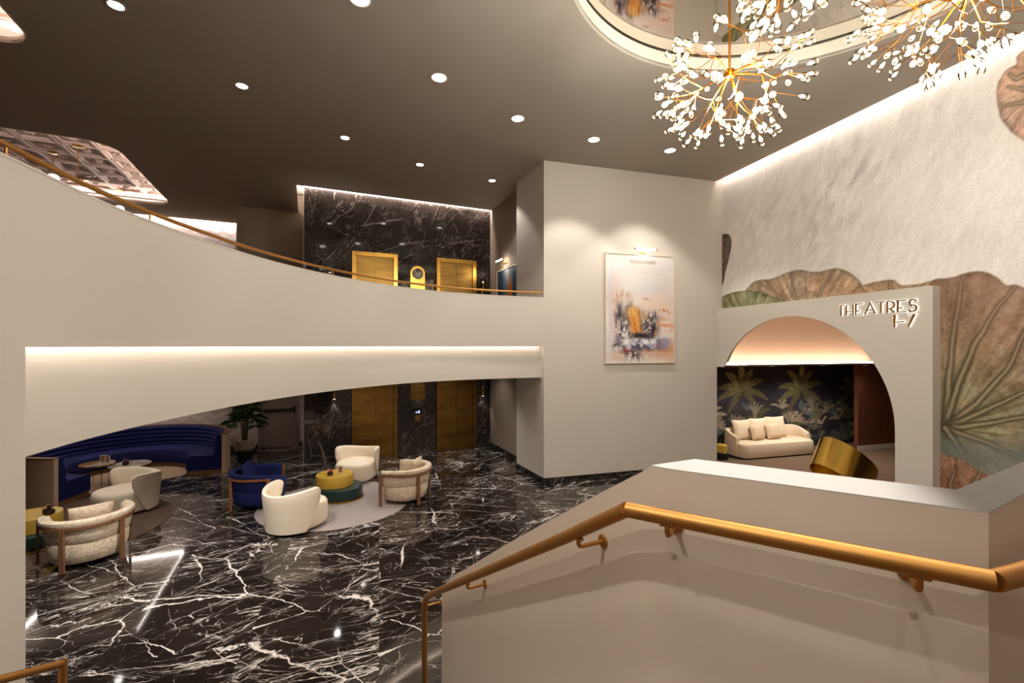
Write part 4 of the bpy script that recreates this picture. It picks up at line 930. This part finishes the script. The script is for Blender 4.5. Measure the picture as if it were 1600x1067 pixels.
def barrel_chair(label, loc, rz, fab, wood, pl, pm):
    t_ = thing('barrel_chair', label, 'chair', loc, rz, 'wood framed barrel armchairs')
    superdisc(.42, .42, [(.7, .055), (.86, .07), (.93, .10), (.985, .2), (1.0, .30), (.99, .335), (.95, .345)], p=2.3, cy=-.01).build('seat_base', fab, t_)
    superdisc(.34, .38, [(.9, .335), (.98, .35), (1, .38), (.98, .425), (.92, .445), (.7, .455), (.2, .46)], p=2.8, cy=-.07).build('seat_cushion', fab, t_)
    rows = []; N = 34
    for i in range(N + 1):
        u = -1 + 2 * i / N; a = u * math.radians(128); au = abs(u); H = .655 - .03 * au ** 2
        sc = 1.0 if au < .92 else math.sqrt(max(.05, 1 - ((au - .92) / .09) ** 2)); row = []
        prof = [(.01, .345), (-.005, .37), (-.012, .45), (-.018, .54), (-.03, .58), (-.04, H - .045), (-.03, H - .012), (.0, H), (.05, H), (.085, H - .015), (.098, H - .05), (.09, .54), (.085, .45), (.085, .36)]
        mid_ = .03
        for dr, z in prof:
            d = mid_ + (dr - mid_) * sc; R = .425 + .03 * (z - .35) / .3; x, y = arcpos(a, R - d)
            if abs(a) > PI / 2: y = -(abs(a) - PI / 2) * .42; x = math.copysign(R - d, a)
            row.append((x, y, z))
        rows.append(row)
    mb = MB(); mb.grid(rows, True); n = len(rows[0]); mb.grid([[r[0] for r in rows], [r[-1] for r in rows]], False)
    mb.f += [tuple(range(n)), tuple(range(N * n, N * n + n))]; mb.sm += [True, True]; mb.mi += [0, 0]
    mb.build('backrest', fab, t_)
    rail = []
    for i in range(31):
        a = math.radians(-128 + 256 * i / 30); R = .476; x, y = arcpos(a, R)
        if abs(a) > PI / 2: y = -(abs(a) - PI / 2) * .42; x = math.copysign(R, a)
        rail.append((x, y, .56))
    MB().tube(rail, 0, rect=(.022, .042)).build('frame_rail', wood, t_, .004)
    for a in (-128, -38, 38, 128):
        ar = math.radians(a); x, y = arcpos(ar, .476)
        if abs(ar) > PI / 2: y = -(abs(ar) - PI / 2) * .42; x = math.copysign(.476, ar)
        Mx = Matrix.Translation((x, y, 0)) @ Matrix.Rotation(-ar if abs(ar) < PI / 2 else -math.copysign(PI / 2, ar), 4, 'Z')
        MB().box(-.03, .03, -.014, .014, 0, .58, Mx).build('leg', wood, t_, .004)
    Mp = Matrix.Translation(loc) @ Matrix.Rotation(rz, 4, 'Z') @ Matrix.Translation((.0, .19, .61)) @ Matrix.Rotation(math.radians(-16), 4, 'X')
    pillow('throw_pillow', pl, 'pillow', pm, .46, .36, .13, Mp)
    return t_
orange = woodmat('amber_oak', (150, 92, 48), (6, 6, 1.2))
barrel_chair('patterned cream barrel armchair with wood frame, facing left on the grey rug', (-2.02, 8.62, RZ), face(-1, .16), M['damask'], M['wood'], 'patterned cream pillow in the barrel armchair right of the grey rug', M['damask'])
barrel_chair('navy blue barrel armchair with wood frame beside the grey rug', (-4.62, 8.32, RZ), face(.95, .22), M['navy'], orange, 'navy blue pillow in the navy barrel armchair', M['navy'])
barrel_chair('patterned cream barrel armchair seen from behind, nearest the left wall', (-5.78, 6.22, RZ), face(-.75, .66), M['damask'], M['wood'], 'patterned cream pillow in the barrel armchair nearest the left wall', M['damask'])
# rugs
def disc(name, label, c, r, mat, z=.010, poly=None):
    pts = poly or [(c[0] + r * math.cos(2 * PI * k / 72), c[1] + r * math.sin(2 * PI * k / 72)) for k in range(72)]
    return tag(MB().prism(pts, .0005, z).build(name, mat), label, 'rug')
disc('round_rug', 'round pale grey rug under the lounge chairs and mustard table', (-3.25, 8.42), 1.32, M['rug'])
disc('round_rug', 'round brown rug under the barrel armchair at the left', (-7.35, 7.10), 1.66, M['rugbrown'])
BC = (-8.35, 9.95); A0_, A1_ = math.radians(15), math.radians(276)
disc('booth_rug', 'beige carpet inside the curved blue booth', None, 0, M['rugbeige'], poly=[(BC[0] + 1.02 * math.cos(A0_ + (A1_ - A0_) * k / 48), BC[1] + 1.02 * math.sin(A0_ + (A1_ - A0_) * k / 48)) for k in range(49)])
# drum tables
def drum_table(label, loc, off):
    t_ = thing('drum_table', label, 'table', loc, 0, 'two-tier drum tables')
    MB().lathe([(.415, 0), (.42, .003), (.42, .022), (.415, .025)], 56).build('base_ring', M['brass'], t_)
    MB().lathe([(.39, .024), (.395, .03), (.395, .215), (.385, .225), (.2, .226)], 56).build('lower_drum', M['green'], t_)
    MB().lathe([(.335, .2265), (.34, .23), (.34, .425), (.335, .432), (.15, .433)], 56, Matrix.Translation(off)).build('top_drum', M['yellow'], t_)
    return t_
drum_table('mustard and green drum table on the grey rug between the lounge chairs', (-3.28, 8.72, RZ), (-.14, .06, 0))
drum_table('mustard and green drum table at the left edge beside the patterned armchair', (-6.98, 6.62, RZ), (-.05, .03, 0))
def card_stand(loc, rz, label, s=1.0, mat='ivory'):
    t_ = thing('menu_card_stand', label, 'card stand', loc, rz); w, h = .05 * s, .15 * s; f = .012
    MB().box(-w, -w + f, -.008, .008, 0, h).box(w - f, w, -.008, .008, 0, h).box(-w + f, w - f, -.008, .008, h - f, h).box(-w + f, w - f, -.008, .008, 0, f).build('card_frame', M[mat], t_)
    MB().box(-w + f, w - f, -.003, .003, f, h - f).build('card', M['card'], t_)
def flower_bowl(loc, label, petal, s=1.0):
    t_ = thing('flower_bowl', label, 'flowers', loc); q = random.Random(int(loc[0] * 100))
    MB().lathe([(.03 * s, 0), (.05 * s, .012), (.055 * s, .035 * s), (.048 * s, .055 * s), (.04 * s, .056 * s), (.036 * s, .03 * s), (.01, .028 * s)], 24).build('bowl', M['glassdark'], t_)
    mb = MB()
    for k in range(16):
        a = q.uniform(0, 2 * PI); r = q.uniform(0, .05) * s; z = .062 * s + q.uniform(0, .04) * s; c = Vector((r * math.cos(a), r * math.sin(a), z))
        for j in range(5):
            b = a + j * 2 * PI / 5; l = .024 * s; p = c + Vector((math.cos(b) * l, math.sin(b) * l, .012)); sd = Vector((-math.sin(b), math.cos(b), 0)) * l * .5; m_ = c.lerp(p, .6) + Vector((0, 0, .004))
            mb.add([c, m_ + sd, p, m_ - sd, m_ - Vector((0, 0, .004))], [(0, 1, 4), (0, 4, 3), (1, 2, 4), (4, 2, 3)], True)
    mb.build('blossoms', petal, t_)
tz = RZ + .4335
card_stand((-3.32, 8.80, tz), .5, 'small framed card on the mustard table on the grey rug', .95)
flower_bowl((-3.46, 8.66, tz), 'tiny bowl of pink flowers on the mustard table on the grey rug', M['pink'])
flower_bowl((-6.78, 6.66, tz), 'bowl of russet flowers on the mustard table at the left edge', M['red'], 1.3)
# nesting tables in the booth
def nest(label, loc, r, h, twotone):
    t_ = thing('nesting_table', label, 'table', loc, 0, 'round marble nesting tables')
    MB().lathe([(r - .006, h - .03), (r, h - .026), (r, h - .004), (r - .004, h)], 56).build('table_top', [M['tabletop']], t_)
    MB().lathe([(r + .001, h - .03), (r + .006, h - .028), (r + .006, h - .006), (r + .001, h - .004)], 56).build('brass_rim', M['brass'], t_)
    if twotone: MB().prism([(r * .985 * math.cos(a), r * .985 * math.sin(a)) for a in [math.radians(95 + 170 * k / 24) for k in range(25)]], h - .002, h + .003).build('brass_inlay', M['brass'], t_)
    for k in range(4):
        a = PI / 4 + k * PI / 2 + .2; x, y = (r - .02) * math.cos(a), (r - .02) * math.sin(a); MB().tube([(x, y, 0), (x, y, h - .028)], .008, 8).build('leg', M['brass'], t_)
nest('smaller nesting table with brass half top inside the blue booth', (-8.62, 9.46, .01), .29, .46, True)
nest('larger white marble nesting table inside the blue booth', (-8.06, 9.60, .01), .36, .41, False)
card_stand((-8.56, 9.52, .471), .2, 'framed card at left on the smaller table in the blue booth', 1.0)
card_stand((-8.44, 9.50, .471), -.2, 'framed card at right on the smaller table in the blue booth', 1.0)
flower_bowl((-8.08, 9.52, .4205), 'bowl of flowers on the white marble table in the blue booth', M['red'], 1.1)
# curved booth
t_ = thing('curved_booth', 'navy curved booth sofa with ribbed back and tan outer shell', 'sofa', (BC[0], BC[1], 0))
def sweep(name, prof, mat, a0=A0_, a1=A1_, n=64, smooth=True):
    rows = [[(r * math.cos(a0 + (a1 - a0) * i / n), r * math.sin(a0 + (a1 - a0) * i / n), z) for r, z in prof + prof[:1]] for i in range(n + 1)]
    mb = MB(); mb.grid(rows, smooth); m = len(prof) + 1
    mb.f += [tuple(range(m - 1)), tuple(range(n * m, n * m + m - 1))]; mb.sm += [False, False]; mb.mi += [0, 0]
    return mb.build(name, mat, t_)
sweep('outer_shell', [(1.77, 0), (1.86, 0), (1.86, .87), (1.85, .88), (1.77, .88)], M['tan'], smooth=False)
sweep('rim_trim', [(1.755, .881), (1.865, .881), (1.865, .90), (1.755, .90)], M['wood'], smooth=False)
rib = [(1.765, .40)]
zz = .40
for k in range(5):
    for j in range(1, 7): a = PI * j / 6; rib.append((1.66 - .045 * math.sin(a) - .02 + k * .014, zz + .047 * (1 - math.cos(a))))
    zz += .094
rib.append((1.765, zz))
sweep('backrest', rib, M['navy2'])
sweep('seat', [(1.76, .09), (1.08, .09), (1.06, .12), (1.06, .36), (1.08, .40), (1.14, .42), (1.7, .42), (1.76, .40)], M['navy2'])
sweep('base', [(1.76, .0), (1.10, .0), (1.10, .088), (1.76, .088)], M['wood'], smooth=False)
# potted palm
t_ = thing('potted_palm', 'potted palm in a white bowl on a dark stand beside the booth', 'plant', (-7.02, 11.95, 0))
MB().lathe([(.2, 0), (.2, .02), (.17, .03), (.17, .16), (.2, .165)], 28).build('stand', M['black'], t_)
MB().lathe([(.15, .166), (.22, .19), (.27, .27), (.275, .46), (.262, .47), (.25, .46), (.24, .42), (.03, .41)], 36).build('pot', M['pot'], t_)
mb = MB(); q = random.Random(4); tips = []
for k in range(9):
    a = q.uniform(0, 2 * PI); l = q.uniform(.7, 1.35); e = Vector((math.cos(a) * .2 * l, math.sin(a) * .2 * l, .42 + l)); mb.tube([(math.cos(a) * .04, math.sin(a) * .04, .40), (math.cos(a) * .08, math.sin(a) * .08, .42 + l * .5), e], [.02, .014, .008], 7); tips.append(e)
mb.build('stems', M['stem'], t_)
mb = MB()
for e in tips:
    for f_ in range(7):
        a = q.uniform(0, 2 * PI); pit = q.uniform(-.3, .9); d = Vector((math.cos(a) * math.cos(pit), math.sin(a) * math.cos(pit), math.sin(pit))); c = e + d * q.uniform(.15, .3) + Vector((0, 0, q.uniform(-.35, .05)))
        mb.tube([e + Vector((0, 0, -.1)), c], .004, 4)
        sdv = d.cross(Vector((0, 0, 1))).normalized()
        for j in range(9):
            b = (j - 4) / 4 * 1.25; dd = (d * math.cos(b) + sdv * math.sin(b)).normalized(); L = q.uniform(.2, .3); w = dd.cross(Vector((0, 0, 1))).normalized() * .011
            m_ = c + dd * L * .5 + Vector((0, 0, .012)); p = c + dd * L + Vector((0, 0, -.06 - .04 * q.random()))
            mb.add([c, m_ + w, p, m_ - w], [(0, 1, 2), (0, 2, 3)])
mb.build('foliage', M['leaf'], t_)
# ------------------------------------------------------------------ theatre lobby furniture
SFd = AP; s0 = gp(1163, 720).xy; s1 = gp(1277, 710.5).xy; sd_ = (s1 - s0).normalized(); SL = (s1 - s0).length
sn = Vector((-sd_.y, sd_.x)); sc_ = s0 + sd_ * (SL / 2) + sn * .36
SM = frame(sc_, sd_); hw = SL / 2
t_ = thing('sofa', 'sand coloured sofa with rounded base against the botanical wallpaper', 'sofa', M4=SM)
def rbox(x0, x1, y0, y1, z0, z1, r, name, mat, cr=.12, par=None):
    mb = MB(); rows = []
    for ins_, z in ((r * .6, z0), (r * .15, z0 + r * .3), (0, z0 + r), (0, z1 - r), (r * .3, z1 - r * .3), (r, z1), ):
        rows.append([(x, y, z) for x, y in rounded(x0 + ins_, x1 - ins_, y0 + ins_, y1 - ins_, max(.02, cr - ins_ * .3), 6)])
    mb.grid(rows, True, close=True); n = len(rows[0]); m = len(rows)
    mb.f += [tuple(range(n - 1, -1, -1)), tuple(range((m - 1) * n, m * n))]; mb.sm += [True, True]; mb.mi += [0, 0]
    return mb.build(name, mat, par)
rbox(-hw, hw, -.36, .36, .03, .40, .06, 'seat', M['sofa'], .2, t_)
MB().prism(rounded(-hw + .05, hw - .05, -.31, .33, .16, 6), 0, .03).build('plinth', M['black'], t_)
# wrap-around back whose arms slope down to the front
path = [(-hw + .02, -.12), (-hw + .0, .1), (-hw + .03, .28), (-hw + .16, .38), (-hw + .5, .41), (0, .41), (hw - .5, .41), (hw - .16, .38), (hw - .03, .28), (hw, .1), (hw - .02, -.12)]
pth = smooth_path([Vector(p) for p in path], 5); rows = []; N = len(pth)
a_ = offset(pth, -.055); b_ = offset(pth, .055)
for i in range(N):
    H = .70 - .16 * max(0, min(1, (.34 - pth[i].y) / .46)) ** 1.2
    A, B = b_[i], a_[i]; m_ = A.lerp(B, .5)
    rows.append([(A.x, A.y, .06), (A.x, A.y, H - .03), (A.lerp(m_, .4).x, A.lerp(m_, .4).y, H), (B.lerp(m_, .4).x, B.lerp(m_, .4).y, H), (B.x, B.y, H - .03), (B.x, B.y, .36)])
mb = MB(); mb.grid(rows, True); mb.grid([[r[0] for r in rows], [r[-1] for r in rows]], False); mb.f += [tuple(range(6)), tuple(range((N - 1) * 6, N * 6))]; mb.sm += [False, False]; mb.mi += [0, 0]
mb.build('backrest', M['sofa'], t_)
def spl(x, y, z, w, h, tilt, rz, label, mat):
    pillow('sofa_pillow', label, 'pillow', mat, w, h, .16, SM @ Matrix.Translation((x, y, z)) @ Matrix.Rotation(rz, 4, 'Z') @ Matrix.Rotation(math.radians(tilt), 4, 'X'), 'pillows on the sand sofa')
spl(-hw + .50, .24, .66, .60, .54, -14, 0, 'large pillow at the left end of the sand sofa', M['sofa'])
spl(-hw + 1.07, .25, .67, .60, .56, -14, 0, 'large pillow in the middle of the sand sofa, behind the smaller ones', M['sofa'])
spl(-hw + 1.62, .25, .68, .62, .58, -14, -.05, 'large pillow at the right of the pillow row on the sand sofa', M['sofa'])
spl(-hw + .80, .07, .61, .42, .42, -18, .08, 'smaller square pillow leaning left of the middle on the sand sofa', M['cushion'])
spl(-hw + 1.33, .07, .61, .42, .42, -18, -.05, 'smaller square pillow leaning right of the middle on the sand sofa', M['cushion'])
stp = gp(1131, 719)
t_ = thing('side_table', 'small mustard and black drum side table left of the sand sofa', 'table', (stp.x - .01, stp.y + .12, .006))
MB().lathe([(.16, 0), (.165, .01), (.165, .17), (.155, .18)], 32).build('lower_drum', M['black'], t_)
MB().lathe([(.135, .181), (.14, .185), (.14, .36), (.13, .37), (.05, .371)], 32).build('top_drum', M['yellow'], t_)
# leaning brass drum, both ends cut on the same slant
mb = MB(); R_ = .445; n = 72; rows = [[], []]; inner = [[], []]
for k in range(n):
    a = 2 * PI * k / n; x, y = math.cos(a), math.sin(a)
    for rr, rw in ((R_, rows), (R_ - .015, inner)):
        zb_ = max(0.0, .37 * (1 - x) - .10 * y - .03); zt = .37 * (1 - x) - .10 * y + .47
        rw[0].append((rr * x - .095, rr * y, zb_)); rw[1].append((rr * x + .095, rr * y, zt))
t_ = thing('brass_drum', 'leaning brass drum cut on a slant inside the theatre arch', 'sculpture', (6.17, 8.48, .007), 0)
mb.grid(rows, True, close=True); mb.grid([rows[1], inner[1]], False, close=True); mb.grid(inner, True, close=True); mb.grid([rows[0], inner[0]], False, close=True)
mb.build('shell', M['drum_brass'], t_)
mb = MB(); rim = [(x * .96, y * .96, z - .02) for x, y, z in inner[1]]; lowr = [(x, y, z - .012) for x, y, z in rim]
mb.add(rim + lowr, [tuple(range(n)), tuple(range(2 * n - 1, n - 1, -1))]); mb.build('top_panel', M['drum_brass'], t_)
# ================================================================== LAMPS
bulbmesh = MB(); prof = [(.003, 0), (.010, .012), (.022, .036), (.030, .060), (.028, .080), (.017, .094), (.002, .099)]
bulbmesh.lathe(prof, 12, None, 1); core = [(.003, .004), (.010, .016), (.016, .034), (.014, .050), (.002, .060)]
bulbmesh.lathe(core, 8, None, 0); BULB = bulbmesh.mesh('bulb', [M['bulb'], M['bulbglass']])
def chandelier(label, loc, stem, seed, R=(.68, .66, .40), rz=0, nb=150, gain=1.0):
    q = random.Random(seed); t_ = thing('branch_chandelier', label, 'chandelier', loc, rz, 'branching bulb chandeliers')
    def shell(d): return Vector((d.x * R[0], d.y * R[0], d.z * (R[1] if d.z < 0 else R[2])))
    def rdir(lo, hi):
        z = q.uniform(math.sin(math.radians(lo)), math.sin(math.radians(hi))); a = q.uniform(0, 2 * PI); c = math.sqrt(1 - z * z); return Vector((c * math.cos(a), c * math.sin(a), z))
    ends = []
    tries = 0
    while len(ends) < nb and tries < 9000:
        tries += 1; d = rdir(-88, 48)
        if d.z > .1 and q.random() < .35: continue
        p = shell(d) * q.uniform(.72, 1.0)
        if all((p - e).length > .062 for e in ends): ends.append(p)
    arms = [rdir(-80, 35) for _ in range(60)]; A = []
    for d in arms:
        if all(d.angle(o_) > .62 for o_ in A): A.append(d)
    arms = [shell(d) * .42 for d in A]
    subs = []
    for _ in range(400):
        d = rdir(-86, 42); p = shell(d) * q.uniform(.62, .74)
        if all((p - s_).length > .16 for s_ in subs): subs.append(p)
    mb = MB()
    for p in arms: mb.tube([(0, 0, 0), p * .5 + Vector((0, 0, .01)), p], [.008, .007, .006], 6)
    used = set(); par = {}
    for i, e in enumerate(ends):
        k = min(range(len(subs)), key=lambda k_: (subs[k_] - e).length); par[i] = k; used.add(k)
    for k in used:
        a = min(arms, key=lambda v: (v - subs[k]).length); mb.tube([a, a.lerp(subs[k], .5) + Vector((0, 0, -.015)), subs[k]], [.0045, .004, .0032], 5)
    rest = MB()
    for i, e in enumerate(ends):
        s_ = subs[par[i]]; d = (e - s_); d = d.normalized() if d.length > .01 else Vector((0, 0, -1))
        d = (d + e.normalized() * .4).normalized(); mb.tube([s_, e], .0026, 4)
        Mx = Matrix.Translation(e) @ d.to_track_quat('Z', 'Y').to_matrix().to_4x4() @ Matrix.Scale(q.uniform(.85, 1.12), 4)
        if i < 100:
            o = bpy.data.objects.new('bulb', BULB); C.objects.link(o); o.parent = t_; o.matrix_local = Mx
        else: rest.lathe(prof, 12, Mx, 1); rest.lathe(core, 8, Mx, 0)
    mb.build('branches', M['gold'], t_)
    MB().lathe([(.02, -.05), (.045, -.035), (.05, 0), (.045, .035), (.02, .05)], 16).build('hub', M['gold'], t_)
    MB().tube([(0, 0, .03), (0, 0, stem)], .011, 8).build('stem', M['gold'], t_)
    if rest.v: o = rest.build('bulbs', [M['bulb'], M['bulbglass']], t_); o['kind'] = 'stuff'
    for dx, dz in ((0, -.3),): lamp('chandelier_lamp', 'POINT', (0, 0, -.22), CH_E * gain, WARM, .12, parent=t_)
    return t_
CH_E = 255
def hubpos(px, py, Y): return ((px - 800) / FP * Y, Y, zat(py, Y))
p = hubpos(1140, 116, 4.4); chandelier('branching bulb chandelier hanging lowest in front of the white ceiling ring', p, 7.005 - p[2], 3, gain=1.3)
p = hubpos(1230, -108, 3.3); chandelier('branching bulb chandelier at the top edge inside the oval recess', p, 7.005 - p[2], 9, R=(.42, .64, .38), nb=115)
p = hubpos(1512, -14, 3.9); chandelier('branching bulb chandelier at the top right corner near the mural', p, CEIL - p[2], 14, R=(.80, .64, .40), nb=170, gain=.45)
def downlight(x, y, z, r, lab, e, spot=95, blend=.35, aim=(0, 0, -1)):
    t_ = thing('downlight', lab, 'ceiling light', (x, y, z), 0, 'recessed round downlights')
    MB().lathe([(r * 1.22, -.004), (r * 1.2, -.008), (r * 1.02, -.008), (r, -.001)], 28).build('trim_ring', M['white'], t_)
    MB().lathe([(r * .99, -.004), (r * .9, -.0045)], 28).build('lens', M['lamp'], t_)
    if e: lamp('downlight_lamp', 'SPOT', (0, 0, -.03), e, (1, .97, .92), .05, math.radians(spot), blend, aim=aim, parent=t_)
for (px, py, r, lab, e) in ((562, -2, .105, 'round downlight cut by the top edge of the picture', 60), (686, 121, .10, 'large round downlight nearest the middle of the picture', 90), (809, 185, .10, 'large round downlight above the pier corner', 120), (928, 218, .10, 'large round downlight left above the framed painting', 230), (1047, 235, .10, 'large round downlight right above the framed painting', 230),
                            (181, 8, .075, 'small downlight nearest the top left tin recess', 70), (378, 134, .075, 'small downlight right of the top left tin recess', 70), (539, 215, .075, 'small downlight above the upper elevator wall, leftmost of three', 80), (656, 257, .075, 'small downlight above the upper elevator wall, middle of three', 80), (769, 282, .075, 'small downlight above the upper elevator wall, rightmost of three', 80)):
    p = gp(px, py, CEIL); downlight(p.x, p.y, CEIL, r, lab, e)
# unseen downlights over stair and hall, some added as fill for the guard wall
for x, y, lab, e, sp, am in ((-.40, .55, 'downlight over the stair landing, nearest the bend of the guard wall', 110, 62, (.12, .15, -1)), (.75, -.10, 'downlight over the stair landing, right of the viewpoint', 80, 84, (.05, .15, -1)), (-1.5, -2.2, 'added fill spot over the stair landing, far left corner', 270, 46, (.42, .72, -1)), (-2.0, .2, 'added fill spot over the top of the stair flight', 370, 44, (.36, .44, -1)), (.4, 3.9, 'downlight over the hall floor in front of the stair', 90, 95, (0, 0, -1)), (2.5, 2.0, 'added spot brightening the cap on the right stretch of the guard wall', 170, 70, (0, 0, -1))):
    downlight(x, y, CEIL, .10, lab, e, sp, .5, am)
for x, y, lab, e in ((-3.3, 8.6, 'lounge downlight above the grey rug', 70), (-3.35, 5.9, 'added lounge fill light in front of the nearest cream chair', 220), (-4.9, 5.0, 'added lounge fill light in front of the barrel armchair at left', 200), (-6.4, 7.4, 'lounge downlight above the cream chair beside the booth', 70), (-3.4, 10.4, 'lounge downlight in front of the left lower elevator', 110), (-1.4, 10.6, 'lounge downlight in front of the right lower elevator', 100), (-.9, 12.0, 'lounge downlight near the corridor wall', 30), (-7.0, 6.0, 'lounge downlight above the mustard table at left', 30), (-6.4, 11.8, 'lounge downlight above the potted palm', 20)):  # unseen lights in front of the chairs are added to brighten their backs
    downlight(x, y, LOUNGE, .05, lab, e, 125, .8)
for x, y, lab, e in ((6.6, 11.55, 'theatre downlight above the left end of the sand sofa', 140), (8.2, 12.0, 'theatre downlight above the right end of the sand sofa', 140), (9.4, 12.1, 'theatre downlight beside the wood wall', 24)):
    downlight(x, y, 2.395, .05, lab, e, 140, .8)
downlight(7.2, 9.6, 3.98, .07, 'theatre downlight above the carpet behind the arch', 90, 120, .8)
# pendants in the tin recess
for px, py, gy, lab in ((83, 240, 278, 'pendant globe lamp hanging left above the balcony rail'), (122, 230, 330, 'pendant lamp with the longest rod in the tin recess'), (130, 282, 322, 'pendant lamp with the smallest canopy in the tin recess'), (187, 299, 326, 'pendant globe lamp hanging right above the balcony rail')):
    p = gp(px, py, 7.04); gz = zat(gy, p.y)
    t_ = thing('pendant_lamp', lab, 'pendant lamp', (p.x, p.y, 7.06), 0, 'pendant globe lamps over the balcony')
    MB().lathe([(.05, .02), (.10, .012), (.10, -.01), (.02, -.02)], 24).build('canopy', M['brass'], t_)
    d = gz - 7.06
    MB().tube([(0, 0, -.01), (0, 0, d + .08)], .006, 6).build('rod', M['brass'], t_)
    MB().lathe([(.02, d + .1), (.045, d + .09), (.05, d + .06)], 16).build('cap', M['brass'], t_)
    MB().lathe([(.02, d - .10), (.06, d - .085), (.095, d - .04), (.10, d), (.088, d + .045), (.05, d + .07)], 20).build('globe', M['globe'], t_)
# ================================================================== CAMERA
cam = bpy.data.cameras.new('camera'); cam.sensor_width = 36.0; cam.lens = 36.0 * FP / 1600; cam.shift_y = (HY - 533.5) / 1600
cam.clip_start = 0.05; cam.clip_end = 100
co = bpy.data.objects.new('camera', cam); C.objects.link(co); co.location = (0, 0, EYE); co.rotation_euler = (PI / 2, 0, 0)
S = bpy.context.scene; S.camera = co
w = bpy.data.worlds.new('world'); S.world = w; w.use_nodes = True
w.node_tree.nodes['Background'].inputs[0].default_value = (1, .9, .8, 1); w.node_tree.nodes['Background'].inputs[1].default_value = 0.02
S.view_settings.view_transform = 'Standard'; S.view_settings.look = 'None'; S.view_settings.gamma = 1.0; S.view_settings.use_curve_mapping = False
S.view_settings.exposure = 0.0
S.cycles.max_bounces = 8; S.cycles.diffuse_bounces = 4; S.cycles.glossy_bounces = 4; S.cycles.transparent_max_bounces = 12
S.cycles.sample_clamp_indirect = 6.0
